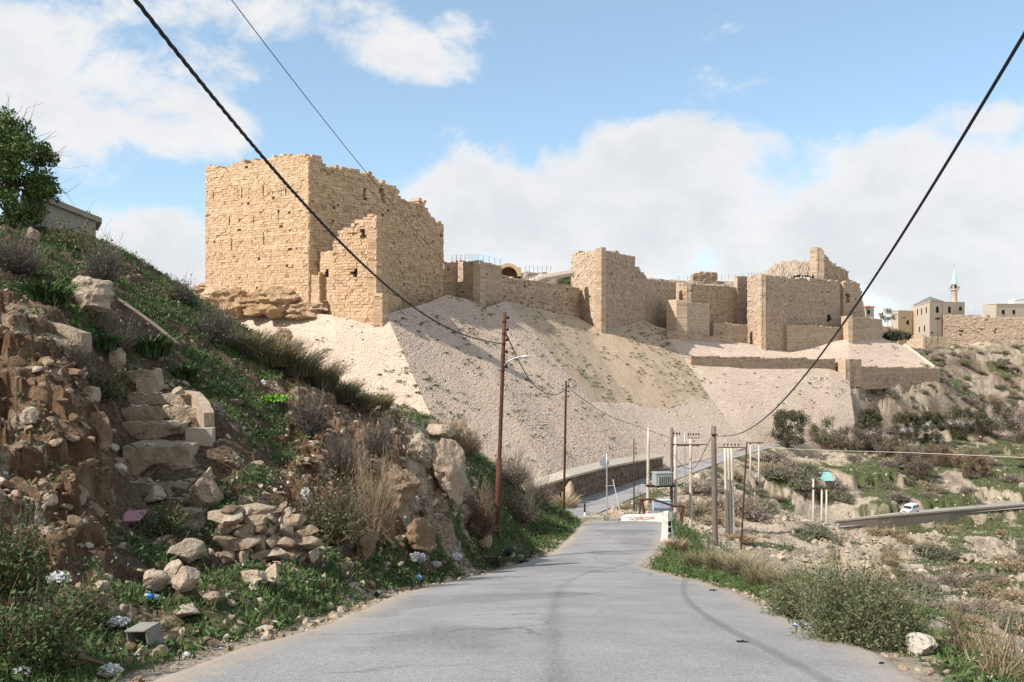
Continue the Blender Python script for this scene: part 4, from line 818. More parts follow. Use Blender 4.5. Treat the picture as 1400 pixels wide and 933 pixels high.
# concrete barrier, end block and kerb at the end of the road
def rough_box(mb, pts_lo, pts_hi, n=(8, 4, 4), amp=.04, var=.5, sd=0, fr=2.):
    """box from 4 bottom and 4 top corners, faces subdivided and worn by noise"""
    lo = np.array(pts_lo, float); hi = np.array(pts_hi, float); c = np.concatenate([lo, hi]); cen = c.mean(0)
    for (a, b_, c_, d, nu, nv) in ((0,1,5,4,n[0],n[2]),(1,2,6,5,n[1],n[2]),(2,3,7,6,n[0],n[2]),(3,0,4,7,n[1],n[2]),(4,5,6,7,n[0],n[1]),(3,2,1,0,n[0],n[1])):
        u, v = np.meshgrid(np.linspace(0, 1, nu + 1), np.linspace(0, 1, nv + 1)); u = u[..., None]; v = v[..., None]
        p = (1-u)*(1-v)*c[[a]] + u*(1-v)*c[[b_]] + u*v*c[[d if False else c_]] + (1-u)*v*c[[d]]; p = p.reshape(-1, 3)
        q = []
        for x in p:
            nn = mnoise.noise_vector(Vector(x) * fr + Vector((sd, 0, 0))); n2 = mnoise.noise_vector(Vector(x) * fr * 4 + Vector((sd, 3, 0))); e = 1.0
            q.append(x + (np.array(nn) + np.array(n2) * .4) * amp - (x - cen) * .0)
        i = (np.arange(nv)[:, None] * (nu + 1) + np.arange(nu)[None]).ravel(); mb.add(q, np.stack([i, i+1, i+nu+2, i+nu+1], 1), var=var)
def obox(mb, c, ex, w, dp, h, **k):                    # centre of the base, direction of its length, sizes
    ex = np.array((math.cos(ex), math.sin(ex), 0)); ey = np.array((-ex[1], ex[0], 0)); c = np.asarray(c, float); tp = k.pop('taper', 1.)
    lo = [c + ex * sx * w / 2 + ey * sy * dp / 2 for sx, sy in ((-1,-1),(1,-1),(1,1),(-1,1))]; hi = [c + np.array((0, 0, h)) + ex * sx * w / 2 + ey * sy * dp / 2 * tp for sx, sy in ((-1,-1),(1,-1),(1,1),(-1,1))]
    rough_box(mb, lo, hi, **k)
q0 = P(878, 714, 57.5); r = thing('concrete_barrier', 'long whitewashed barrier with faded red scrawl closing off the road end', 'barrier', q0)
zb = -road_h(57.5) - .3
lo = [P(848, 716, 58.5), P(908, 714, 55.5), P(909, 714, 56.1), P(850, 716, 59.1)]; hi = [P(851, 704.5, 58.6), P(905, 702, 55.6), P(906, 702, 56.0), P(853, 704.5, 59.0)]
for k in lo: k[2] = min(k[2], zb)
mb = MB(); rough_box(mb, lo, hi, (40, 3, 6), .05, .6, 3, 1.5); mb.build('body', M['whitewash'], r, q0)
mb = MB()
rr_ = random.Random(4); n_ = np.array((-.42, -.9, 0))
st = []
for k in range(34):                                     # one unreadable running scrawl
    px = 857 + k * 1.15; dq = np.interp(px, [848, 908], [58.45, 55.45]) - .10; st.append(P(px + rr_.uniform(-.8, .8), 708.6 + rr_.uniform(-1.6, 1.6) - (2.0 if k % 7 == 3 else 0), dq))
mb.tube(curve(st, 150), .028, 4, .5); mb.build('painted_lettering', M['red'], r, q0)
q0 = P(911, 742, 41.5); mb = MB(); lo = [P(902, 741, 41.5), P(917, 744, 40.6), P(926, 738, 42.4), P(911, 735, 43.5)]; hi = [P(903.5, 701, 41.5) + (.15, .1, 0), P(913, 702, 40.9), P(915, 700, 42.4), P(906, 700, 43.3)]
for k in lo: k[2] -= .5
rough_box(mb, lo, hi, (8, 8, 12), .06, .5, 5, 2.); r = thing('barrier_block', 'tall worn concrete end block on the right edge of the road', 'barrier', q0); mb.build('body', M['whitewash'], r, q0)
for y in (716, 725, 734):
    mb = MB(); mb.box((-.07, -.03, -.11), (.07, .03, .11), .3, .5, P(915.4, y, 40.60)); mb.build('slot', M['openshade'], r, q0)
q0 = P(810, 714, 56.5); mb = MB(); obox(mb, (q0[0], q0[1], -road_h(56.5) - .12), -.05, 1.55, .35, .46, n=(16, 4, 4), amp=.04, sd=7); tag(mb.build('kerb_block', M['concrete'], None, q0), 'low pale concrete kerb block at the end of the road', 'kerb')
q0 = P(1037, 736, 105); mb = MB(); obox(mb, q0 - (0, 0, .3), .1, 1.7, 1.2, 1.1, n=(8, 6, 5), amp=.05, sd=8); tag(mb.build('concrete_block', M['whitewash'], None, q0), 'pale tan concrete block lying on the scree below the poles', 'concrete block')
# cables
def cable(label, pts, r, m='cable', n=120, name='cable', twist=0):
    c = curve([P(*p) if isinstance(p, tuple) else p for p in pts], n); mb = MB()
    if twist:
        tg = np.gradient(c, axis=0); tg /= np.linalg.norm(tg, axis=1)[:, None]; a = np.cross(tg, (0, 0, 1.)); a /= np.linalg.norm(a, axis=1)[:, None]; b_ = np.cross(tg, a); L = np.concatenate([[0], np.cumsum(np.linalg.norm(np.diff(c, axis=0), axis=1))])
        for k in range(3):
            ph = L / twist * 2 * math.pi + k * 2.094; mb.tube(c + r * .62 * (np.cos(ph)[:, None] * a + np.sin(ph)[:, None] * b_), r * .62, 6)
    else: mb.tube(c, r, 6)
    return tag(mb.build(name, M[m], None, c[-1], True), label, 'cable')
def span(a, b, pix, ext, n=140):
    """a hanging line in the upright plane through a and b, its sag fitted to photo points; runs on by ext metres past a"""
    p0, p1 = a[:2], b[:2]; L = np.hypot(*(p1 - p0)); s, z = prof(p0, p1, pix); s = np.append(s, L); z = np.append(z, b[2]); w = np.ones(len(s)); w[-1] = 6
    k = np.polyfit(s, z, 3 if len(pix) > 6 else 2, w=w / np.maximum(3, np.interp(s, [0, L], [p0[1], p1[1]]))); t = np.concatenate([np.linspace(-ext, 0, 20)[:-1], L * np.linspace(0, 1, n) ** 1.3]); zz = np.polyval(k, t); m = t < 0
    zz[m] = np.polyval(k, 0) + np.polyval(np.polyder(k), 0) * t[m]; zz += (b[2] - zz[-1]) * np.clip(t / L, 0, 1) ** 4; e = (p1 - p0) / L
    return [np.array((*(p0 + e * q), h)) for q, h in zip(t, zz)]
cable('thick twisted black cable from upper left down to the rusty lamp pole', span(P(185, 0, 6.4), T_L1, [(185, 0), (275, 114), (370, 224), (450, 317), (530, 394), (600, 441), (650, 463)], 5), .0165, n=420, twist=.40)
cable('thin wire crossing the sky down to the rusty pole top', span(P(316, 0, 11), P(689.8, 431, 33), [(316, 0), (400, 107), (495, 231), (600, 350)], 8), .0065)
cable('sagging black cable slung between the two rusty lamp posts', [P(690, 452, 33), (700, 474, 34.6), (712, 499, 36.5), (728, 524, 41), (745, 537, 46), (760, 540, 51), P(773.5, 533, 57)], .022)
cable('black cable from the second lamp post to the wooden poles', [P(775, 529, 57), (800, 548, 62), (840, 572, 74), (880, 586, 84), P(919, 600, 86)], .022)
cable('thick black cable from upper right to the stout wooden pole', span(P(1400, 45, 6.4), P(975.5, 597, 55), [(1400, 45), (1335, 163), (1250, 290), (1180, 400), (1120, 490), (1070, 552), (1030, 583), (1000, 594)], 5), .0165, n=300)
cable('drooping black cable between the wooden pole and the insulator pole', [P(975, 593, 55), (966, 611, 58), (955, 632, 65), (944, 641, 74), (930, 634, 82), P(922, 622, 86)], .024)
cable('pale straight cable strung across the valley to the right', [P(1020.5, 609, 70), (1060, 612.5, 66), (1250, 619.5, 50), (1400, 626, 42), (1700, 645, 32)], .019, 'conpole')
# ------------------------------------------------------------------ village beyond the castle, vehicle, small valley things
def building(name, label, cat, corners, ztops, zb, wins=(), m='palestone', blocks=None):
    """corners (px, d) left to right then back; window = (face, px, y0, y1, width px, arched)"""
    p = [V2(*c) for c in corners]; O = base(p[1], zb); r = thing(name, label, cat, O); mb = MB(); back = np.array((3., 9.))
    q = p + [p[-1] + back, p[0] + back]; zt = [(CY - y) / F * c[1] for y, c in zip(ztops, corners)]; zt = zt + [zt[-1], zt[0]]; n = len(q)
    v = [(*a, zb) for a in q] + [(*a, z) for a, z in zip(q, zt)]; mb.add(v, [(i, (i+1) % n, n+(i+1) % n, n+i) for i in range(n)], var=.5)
    mb.add([(*a, z - .4) for a, z in zip(q, zt)], None, [(0, i, i+1) for i in range(1, n - 1)], .3)
    w = mb.build('wall', M[m], r, O)
    for i in range(len(p) - 1):                       # parapet coping
        e = (p[i+1] - p[i]) / np.hypot(*(p[i+1] - p[i])); nn = np.array((e[1], -e[0])) * .15; cb = MB(); a, b_ = p[i] + nn, p[i+1] + nn; c_, d_ = p[i+1] - nn * 2, p[i] - nn * 2; z0, z1 = zt[i], zt[i+1]
        cb.add([(*a, z0-.1), (*b_, z1-.1), (*c_, z1-.1), (*d_, z0-.1), (*a, z0+.2), (*b_, z1+.2), (*c_, z1+.2), (*d_, z0+.2)], [(0,3,2,1),(4,5,6,7),(0,1,5,4),(1,2,6,5),(2,3,7,6),(3,0,4,7)], var=.75); cb.build('coping', M[m], r, O)
    for (f, px, y0, y1, wd, arched) in wins:
        a, b_ = p[f], p[f+1]; s, z = prof(a, b_, [(px - wd / 2, y0), (px + wd / 2, y1)]); e = (b_ - a) / np.hypot(*(b_ - a)); nn = np.array((e[1], -e[0])); z0, z1 = min(z), max(z); s0, s1 = s
        sh = [(s0, z0), (s1, z0), (s1, z1 - (.35 * (s1 - s0) if arched else 0))]
        if arched: sh += [((s0+s1)/2 + (s1-s0)/2 * math.cos(t), z1 - .35*(s1-s0) + .35*(s1-s0) * math.sin(t)) for t in np.linspace(0, math.pi, 7)[1:-1]] 
        sh += [(s0, z1 - (.35 * (s1 - s0) if arched else 0))]
        wb = MB(); k = len(sh); v = [(*(a + e * x + nn * .03), y) for x, y in sh] + [(*(a + e * x - nn * .25), y) for x, y in sh]; wb.add(v, [(i, k+i, k+(i+1) % k, (i+1) % k) for i in range(k)], [(0, i, i+1) for i in range(1, k-1)], .5); wo = wb.build('window', M['openshade'], r, O)
        sb = MB(); za = z0 - .12; qq = [a + e * (s0 - .12) + nn * .02, a + e * (s1 + .12) + nn * .02]; sb.add([(*qq[0], za), (*qq[1], za), (*(qq[1] + nn * .15), za), (*(qq[0] + nn * .15), za), (*qq[0], z0), (*qq[1], z0), (*(qq[1] + nn * .15), z0), (*(qq[0] + nn * .15), z0)], [(0,3,2,1),(4,5,6,7),(0,1,5,4),(1,2,6,5),(2,3,7,6),(3,0,4,7)], var=.7); sb.build('sill', M[m], wo, O)
    return r, O
r, O = building('mosque_building', 'stone mosque hall with arched dark windows and sloping grey roof', 'mosque', [(1249, 345), (1271, 322), (1319, 336)], [419, 413, 414], -3, [(0,1254.5,423,431,1.4,False),(0,1260,422,430,1.4,False),(0,1266.5,420,428,1.4,False),(0,1257,447,454,1.6,False),(0,1264,445,453,1.6,True),(1,1281.5,419,428,4,True),(1,1298,419,428,3.6,True),(1,1313,419,425,4,True),(1,1274,454,456.5,2.5,False)])
a, b_, c_ = P(1249, 417, 345), P(1272, 411, 323), P(1290, 412, 330); rid = P(1271, 406.5, 334); mb = MB(); d_ = P(1275, 413, 350)
mb.add([a + (-.4, -.4, -.1), b_ + (0, -.6, -.1), c_, d_, rid + (0, 0, .3), a + (0, 0, -.6), b_ + (0, 0, -.6), c_ + (0, 0, -.6), d_ + (0, 0, -.6)], [(0,1,6,5),(1,2,7,6),(2,3,8,7),(3,0,5,8)], [(0,1,4),(1,2,4),(2,3,4),(3,0,4)], .5); mb.build('roof', M['brownroof'], r, O)
dm = MB(); dm.tube([P(1288, 430, 326) + (0, -.5, -12.8), P(1288, 413, 326) + (0, -.5, 0)], .08, 5); dm.build('drainpipe', M['rust'], r, O)
O = P(1304.5, 414, 340); r = thing('minaret', 'slender minaret with pale green cone roof above the mosque', 'minaret', O)
def lathe(mb, c, prof_, n=16, var=.6):
    v = [(c[0] + rr * math.cos(t), c[1] + rr * math.sin(t), c[2] + z) for rr, z in prof_ for t in np.linspace(0, 2 * math.pi, n, endpoint=False)]
    mb.add(v, [(i*n+j, i*n+(j+1) % n, (i+1)*n+(j+1) % n, (i+1)*n+j) for i in range(len(prof_) - 1) for j in range(n)], var=var)
mb = MB(); lathe(mb, O, [(1.15, -3), (1.15, 4.6), (1.6, 5.0)]); mb.build('shaft', M['palestone'], r, O, True)
mb = MB(); lathe(mb, O, [(1.1, 5.0), (1.75, 5.02), (1.75, 5.3), (1.0, 5.3)]); bo = mb.build('balcony', M['palestone'], r, O)
mb = MB(); lathe(mb, O + (0, 0, 5.3), [(1.72, .95), (1.78, .95), (1.78, 1.05), (1.72, 1.05), (1.72, .95)], 16, .3)
for t in np.linspace(0, 2 * math.pi, 12, endpoint=False): mb.tube([O + (1.72 * math.cos(t), 1.72 * math.sin(t), 5.3), O + (1.72 * math.cos(t), 1.72 * math.sin(t), 6.3)], .05, 4, .3)
mb.build('railing', M['rust'], bo, O)
mb = MB(); lathe(mb, O, [(.95, 5.3), (.95, 7.3), (1.15, 7.4)]); lo_ = mb.build('lantern', M['palestone'], r, O, True)
for k in range(4):
    t = -math.pi / 2 + k * math.pi / 2; mb = MB(); mb.box((-.32, -.06, 5.6), (.32, .06, 6.9), .4, t + math.pi / 2, O + (.95 * math.cos(t), .95 * math.sin(t), 0)); mb.build('opening', M['openshade'], lo_, O)
mb = MB(); lathe(mb, O, [(1.22, 7.35), (1.2, 7.5), (.7, 10.2), (.08, 13.0)], 12); mb.build('spire', M['mint'], r, O)
mb = MB(); mb.tube([O + (0, 0, 12.9), O + (0, 0, 15.1)], .07, 6); lathe(mb, O + (0, 0, 13.6), [(.02, -.2), (.2, 0), (.02, .2)], 8)
mb.tube([O + (.28 * math.cos(t), 0, 15.2 + .28 * math.sin(t)) for t in np.linspace(-3.9, .8, 10)], .06, 5); mb.build('crescent_finial', M['galv'], r, O)
for k, dx in enumerate((-1.9, 1.9, 2.6)):
    mb = MB(); mb.tube([O + (dx * .9, 0, 6.1), O + (dx, -.2, 6.1), O + (dx * 1.12, -.4, 6.1)], [.1, .14, .3], 8, .4); mb.build('loudspeaker', M['galv'], r, O)
building('stone_house', 'pale stone house with arched window left of the mosque hall', 'house', [(1221, 352), (1228, 340), (1250, 346)], [425, 425, 426], -3, [(1,1241,438,444,3.4,True),(1,1236,433.5,435,3.5,False)])
building('stone_house', 'flat roofed pale house with two square windows by the right edge', 'house', [(1350, 362), (1362, 350), (1403, 358)], [416, 416, 416], 0, [(1,1371.5,424,430,4,False),(1,1386,424,430,3.6,False)])
building('stone_house', 'white rendered house above and behind the flat roofed one', 'house', [(1385, 372), (1387, 368), (1440, 375)], [410, 410, 404], 4, [], 'white')
r, O = building('stone_house', 'small house with reddish veranda just beyond the castle end', 'house', [(1180, 305), (1184, 296), (1195, 300)], [419, 418.5, 420], 0, [(1,1187.5,424,430,3.4,False)], 'palestone'); 
mb = MB(); mb.box((-.3, -.6, -.2), (3.2, 2., .1), .5, 0, P(1184, 419.5, 295)); mb.build('veranda_roof', M['red'], r, O)
masonry('village_wall', 'long rough stone wall with two small square openings below the mosque', 'stone wall', [(V2(1290, 326), V2(1420, 332), [(1290,430.5),(1355,432),(1420,433)], g(holes=(slit_hole(V2(1290,326), V2(1420,332), 1315, 454, 458, .9), slit_hole(V2(1290,326), V2(1420,332), 1360, 450, 456, .8))))], 'wall', z0=-4, ch=.7, bl=(.7, 1.5), rough=.22, ragged=.12, vbase=.62)
masonry('village_wall', 'low plain footing wall in front of the mosque hall', 'stone wall', [(V2(1240, 330), V2(1262, 318), [(1240,459),(1262,459)], g()), (V2(1262, 318), V2(1296, 322), [(1262,459.5),(1296,461)], g())], 'wall', z0=-4, ch=.6, rough=.1, ragged=.05, vbase=.65, depth=.8)
masonry('village_wall', 'tumbled low wall between the castle end and the pale houses', 'stone wall', [(V2(1205, 318), V2(1226, 322), [(1205,444),(1212,446),(1226,449)], g())], 'wall', z0=-4, ch=.6, rough=.25, ragged=.4, vbase=.6, depth=.8)
r = thing('railing', 'thin blue grey fence standing on top of the long village wall', 'railing', P(1320, 432, 327)); O = r.location
for k in range(9):
    mb = MB(); b_ = P(1322 + k * 3.9, 431.5, 328); mb.tube([b_, b_ + (0, 0, 2 if k % 3 else 4)], .06, 4, .4); mb.build('post', M['galv'], r, O)
for z in (.5, 1.1, 1.7):
    mb = MB(); mb.tube([P(1322, 431.5, 328) + (0, 0, z), P(1353, 431.5, 328) + (0, 0, z)], .035, 4, .4); mb.build('rail', M['lblue'], r, O)
# lower road retaining wall
lw = [(1142, 152.5), (1200, 154), (1242, 156.5), (1300, 160), (1345, 164), (1420, 171.5), (1480, 178)]; ty = [713.5, 707.8, 704.2, 699.2, 695.5, 689.4, 684]
r = thing('roadside_wall', 'grey rendered retaining wall carrying the lower road', 'retaining wall', P(1142, 735, 152.5)); O = r.location; mb = MB(); cp = MB()
for i in range(len(lw) - 1):
    a, b_ = V2(*lw[i]), V2(*lw[i+1]); za, zb = (CY - ty[i]) / F * lw[i][1], (CY - ty[i+1]) / F * lw[i+1][1]
    n_ = 14; t = np.linspace(0, 1, n_); 
    v = [(*(a + (b_ - a) * k), za + (zb - za) * k - 5.5) for k in t] + [(*(a + (b_ - a) * k), za + (zb - za) * k) for k in t]; mb.add(v, [(j, j+1, n_+j+1, n_+j) for j in range(n_-1)], var=.15)
    u = np.array((0, .45)); w = np.array((-.02, -.10)); cp.add([(*(a + w), za-.03), (*(b_ + w), zb-.03), (*(b_ + u), zb-.03), (*(a + u), za-.03), (*(a + w), za+.28), (*(b_ + w), zb+.28), (*(b_ + u), zb+.28), (*(a + u), za+.28)], [(0,3,2,1),(4,5,6,7),(0,1,5,4),(1,2,6,5),(2,3,7,6),(3,0,4,7)], var=.4)
a = V2(*lw[0]); mb.add([(*a, O[2] - 4), (*a, O[2] + 2.6), (*(a + (0, 1)), O[2] + 2.6), (*(a + (0, 1)), O[2] - 4)], [(0, 1, 2, 3)], var=.3)
mb.build('wall', mat('grey_render', [(.14,.12,.10), (.215,.19,.165), (.27,.24,.21)], .95, 1.2, .35, .4, 10), r, O); cp.build('coping', M['concrete'], r, O)
# white four wheel drive on the lower road
j = int(np.argmin(np.abs((CX + F * LOW[:, 0] / LOW[:, 1]) - 1243))); c = LOW[j].copy(); c[2] += .04; fwd = LOW[j-3] - LOW[j+3]; yaw = math.atan2(fwd[1], fwd[0]) + .35
car = thing('parked_car', 'white boxy four wheel drive on the lower road', 'car', c); car.rotation_euler = (0, 0, yaw)
def lofted(mb, secs, var=.6):            # sections along x: (x, half width bottom, half width top, z0, z1)
    v = []
    for x, wb, wt, z0, z1 in secs: v += [(x, -wb, z0), (x, wb, z0), (x, wb, z0 + (z1 - z0) * .6), (x, wt, z1), (x, -wt, z1), (x, -wb, z0 + (z1 - z0) * .6)]
    q = [(i*6+k, i*6+(k+1) % 6, (i+1)*6+(k+1) % 6, (i+1)*6+k) for i in range(len(secs) - 1) for k in range(6)]; e = (len(secs) - 1) * 6
    mb.add(v, q + [(5,4,3,0), (3,2,1,0), (e,e+3,e+4,e+5), (e,e+1,e+2,e+3)], var=var)
def cpart(name, mb, m, par=car, sm=False):
    o = mb.build(name, M[m], par, None, sm); o.location = (0, 0, 0); return o
mb = MB(); lofted(mb, [(-2.15, .78, .76, .55, 1.08), (-2.05, .84, .82, .42, 1.12), (.85, .86, .83, .40, 1.14), (1.7, .85, .80, .42, 1.05), (2.1, .80, .74, .48, .98)]); body = cpart('body', mb, 'carwhite')
mb = MB(); lofted(mb, [(-2.08, .80, .70, 1.1, 1.85), (-1.95, .82, .72, 1.1, 1.92), (.35, .82, .72, 1.12, 1.92), (.55, .82, .70, 1.12, 1.86), (1.05, .80, .74, 1.11, 1.14)]); cab = cpart('cabin', mb, 'carwhite')
mb = MB(); mb.add([(.66, -.70, 1.72), (1.03, -.74, 1.2), (1.03, .74, 1.2), (.66, .70, 1.72), (.60, -.66, 1.72), (.97, -.7, 1.2), (.97, .7, 1.2), (.60, .66, 1.72)], [(0,1,2,3),(0,4,5,1),(2,6,7,3),(0,3,7,4),(1,5,6,2)]); cpart('windscreen', mb, 'glass', cab)
for s in (-1, 1):
    for x0, x1 in ((-1.85, -1.0), (-.9, -.25), (-.15, .5)):
        mb = MB(); mb.box((x0, s * .79 - .035, 1.3), (x1, s * .79 + .035, 1.75), .5); cpart('side_window', mb, 'glass', cab)
    mb = MB(); mb.box((2.02, s * .55 - .14, .72), (2.13, s * .55 + .14, .9), .9); cpart('headlight', mb, 'galv')
    for x in (-1.3, 1.35):
        mb = MB(); mb.tube([(x, s * .66, .37), (x, s * .90, .37)], .37, 18); wh = cpart('wheel', mb, 'rubber'); mb = MB(); mb.tube([(x, s * .82, .37), (x, s * .915, .37)], .2, 12); cpart('rim', mb, 'galv', wh)
mb = MB(); mb.box((2.05, -.8, .42), (2.22, .8, .58), .3); cpart('bumper', mb, 'black'); mb = MB(); mb.box((2.06, -.38, .7), (2.14, .38, .9), .3); cpart('grille', mb, 'black')
# canvas shelter
q0 = G(1129, 658, 100); r = thing('canvas_shelter', 'small turquoise canvas shelter with white gable on the valley slope', 'tent', q0)
mb = MB(); w, l, h = 1.3, 1.0, 1.55; mb.add([(-w, -l, 0), (w, -l, 0), (w, l, 0), (-w, l, 0), (-w * .6, -l * .5, h), (w * .62, -l * .5, h * .95), (w * .6, l * .5, h), (-w * .6, l * .5, h)], [(0,1,5,4),(1,2,6,5),(2,3,7,6),(3,0,4,7),(4,5,6,7)], var=.5); mb.build('canvas', M['teal'], r); r.children[0].location = (0, 0, 0)
mb = MB(); mb.box((1.0, -.9, 0), (1.5, .3, .7), .6, .3); k = mb.build('side_box', M['white'], r); k.location = (0, 0, 0)
mb = MB(); mb.tube([(-.5, 0, 1.3), (-.5, 0, 2.2)], .06, 5); k = mb.build('pole', M['woodpole'], r); k.location = (0, 0, 0)
# footpath of stone steps on the valley side
fp = [(1303, 832, 78), (1285, 812, 82), (1268, 793, 86), (1252, 776, 90), (1240, 762, 94), (1232, 752, 98)]
cc = curve([P(*k) for k in fp], 48); mb = MB()
for k in range(47):
    a = cc[k]; e = cc[k+1] - a; e /= np.linalg.norm(e); z = gz(a[0], a[1]); mb.box((-.62, -.17, -.5), (.62, .17, .12 + .04 * math.sin(k * 5)), .4 + .4 * ((k * 37) % 10) / 10, math.atan2(-e[0], e[1]), (a[0], a[1], max(z, a[2]) if abs(z - a[2]) < .8 else z))
o = mb.build('stone_path', M['concrete'], None, cc[0]); o['kind'] = 'structure'
# flat roofed house on the left hill with dish and rods
q0 = P(95, 330, 47); r = thing('concrete_house', 'grey flat roofed concrete house on the hill top behind the tree', 'house', q0); O = q0
mb = MB(); a, b_, c_, d_ = V2(30, 40), V2(131, 49.5), V2(131, 53), V2(20, 50); z0 = 2.5; za, zb = (CY - 277) / F * 40, (CY - 304) / F * 49.5
mb.add([(*a, z0), (*b_, z0), (*c_, z0), (*d_, z0), (*a, zb), (*b_, zb), (*c_, zb), (*d_, zb)], [(0,1,5,4),(1,2,6,5),(2,3,7,6),(3,0,4,7),(4,5,6,7)], var=.25); mb.build('wall', M['concrete'], r, O)
mb = MB(); n_ = .22; e = (b_ - a) / np.hypot(*(b_ - a)); nn = np.array((e[1], -e[0])); a2, b2, c2, d2 = a + nn * n_, b_ + nn * n_ + e * .35, c_ + e * .35, d_
mb.add([(*a2, zb), (*b2, zb), (*c2, zb), (*d2, zb), (*a2, zb + .3), (*b2, zb + .3), (*c2, zb + .3), (*d2, zb + .3)], [(0,3,2,1),(4,5,6,7),(0,1,5,4),(1,2,6,5),(2,3,7,6),(3,0,4,7)], var=.2); mb.build('roof', M['concrete'], r, O)
for px, y in ((119, 288), (122.5, 289), (129, 300)):
    mb = MB(); p = P(px, 305, 49.6 if px < 125 else 49.8); mb.tube([p, (p[0], p[1], (CY - y) / F * p[1])], .03 if px < 125 else .06, 5, .3); mb.build('steel_rod', M['rust'], r, O)
s, z = prof(a, b_, [(57, 312), (66, 322)]); mb = MB(); p = a + e * s[0] + nn * .02; p2 = a + e * s[1] + nn * .02; mb.add([(*p, z[1]), (*p2, z[1]), (*p2, z[0]), (*p, z[0])] + [(*(k - nn * .2), zz) for k, zz in ((p, z[1]), (p2, z[1]), (p2, z[0]), (p, z[0]))], [(0,1,2,3),(0,4,5,1),(1,5,6,2),(2,6,7,3),(3,7,4,0)], var=.4); mb.build('window', M['openshade'], r, O)
q0 = P(71, 283, 43.5); q0[2] = zb + .3; r = thing('satellite_dish', 'satellite dish tilted upwards on the flat concrete roof', 'satellite dish', q0)
dd_ = P(69.5, 268, 43.5); ax = np.array((-.82, -.25, .5)); ax /= np.linalg.norm(ax); u = np.cross(ax, (0, 1, 0)); u /= np.linalg.norm(u); w = np.cross(ax, u); mb = MB(); R0 = .52; rs = np.linspace(0, R0, 6); n_ = 20; v = [dd_ + ax * (.45 * rr * rr) + u * rr * math.cos(t) + w * rr * math.sin(t) for rr in rs for t in np.linspace(0, 2 * math.pi, n_, endpoint=False)]; v += [k - ax * .03 for k in v]
m_ = 6 * n_; qf = [(i*n_+k, i*n_+(k+1) % n_, (i+1)*n_+(k+1) % n_, (i+1)*n_+k) for i in range(5) for k in range(n_)]; mb.add(v, qf + [tuple(x + m_ for x in reversed(f)) for f in qf] + [(5*n_+k, 5*n_+(k+1) % n_, m_+5*n_+(k+1) % n_, m_+5*n_+k) for k in range(n_)], var=.3); mb.build('dish', M['galv'], r, q0, True)
mb = MB(); mb.tube([q0 - (0, 0, .05), q0 + (0, 0, .35), dd_ - ax * .05], .035, 6); mb.build('mount', M['rust'], r, q0); mb = MB(); mb.tube([dd_ - w * .45, dd_ + ax * .55], .02, 5); mb.tube([dd_ + ax * .5, dd_ + ax * .65], .05, 8); mb.build('feed_arm', M['galv'], r, q0)
# ------------------------------------------------------------------ finding the ground under a photo pixel
# ------------------------------------------------------------------ plants
def ribbons(mb, p0, p1, w0, w1, r, var, bend=.0):
    """thin two-piece stems as flat ribbons, all at once"""
    n = len(p0); d = p1 - p0; L = np.linalg.norm(d, axis=1, keepdims=True) + 1e-9; sd = np.cross(d, r.normal(size=(n, 3))); sd /= np.linalg.norm(sd, axis=1, keepdims=True) + 1e-9
    m = (p0 + p1) / 2 + r.normal(size=(n, 3)) * L * bend; wm = (w0 + w1) / 2
    def b(x): return np.reshape(np.broadcast_to(x, (n,)), (n, 1)) / 2
    v = np.stack([p0 - sd * b(w0), p0 + sd * b(w0), m + sd * b(wm), m - sd * b(wm), p1 + sd * b(w1), p1 - sd * b(w1)], 1).reshape(-1, 3)
    q = (np.arange(n)[:, None, None] * 6 + np.array([(0,1,2,3),(3,2,4,5)])[None]).reshape(-1, 4); mb.add(v, q, var=np.repeat(np.broadcast_to(var, (n,)), 6))
def leaves(mb, c, size, r, var, up=0., asp=1.6):
    n = len(c); a = r.normal(size=(n, 3)); a /= np.linalg.norm(a, axis=1, keepdims=True); b = np.cross(a, r.normal(size=(n, 3)) + np.array((0, 0, up * 3))); b /= np.linalg.norm(b, axis=1, keepdims=True) + 1e-9
    s = np.broadcast_to(size, (n,))[:, None]; a = a * s * asp / 2; b = b * s / 2; k = np.cross(a, b); k /= np.linalg.norm(k, axis=1, keepdims=True) + 1e-9; k = k * s * .15
    v = np.stack([c - a, c + b * .9 + k, c + a, c - b * .9 + k], 1).reshape(-1, 3); q = np.arange(n * 4).reshape(-1, 4); mb.add(v, q, var=np.repeat(np.broadcast_to(var, (n,)), 4))
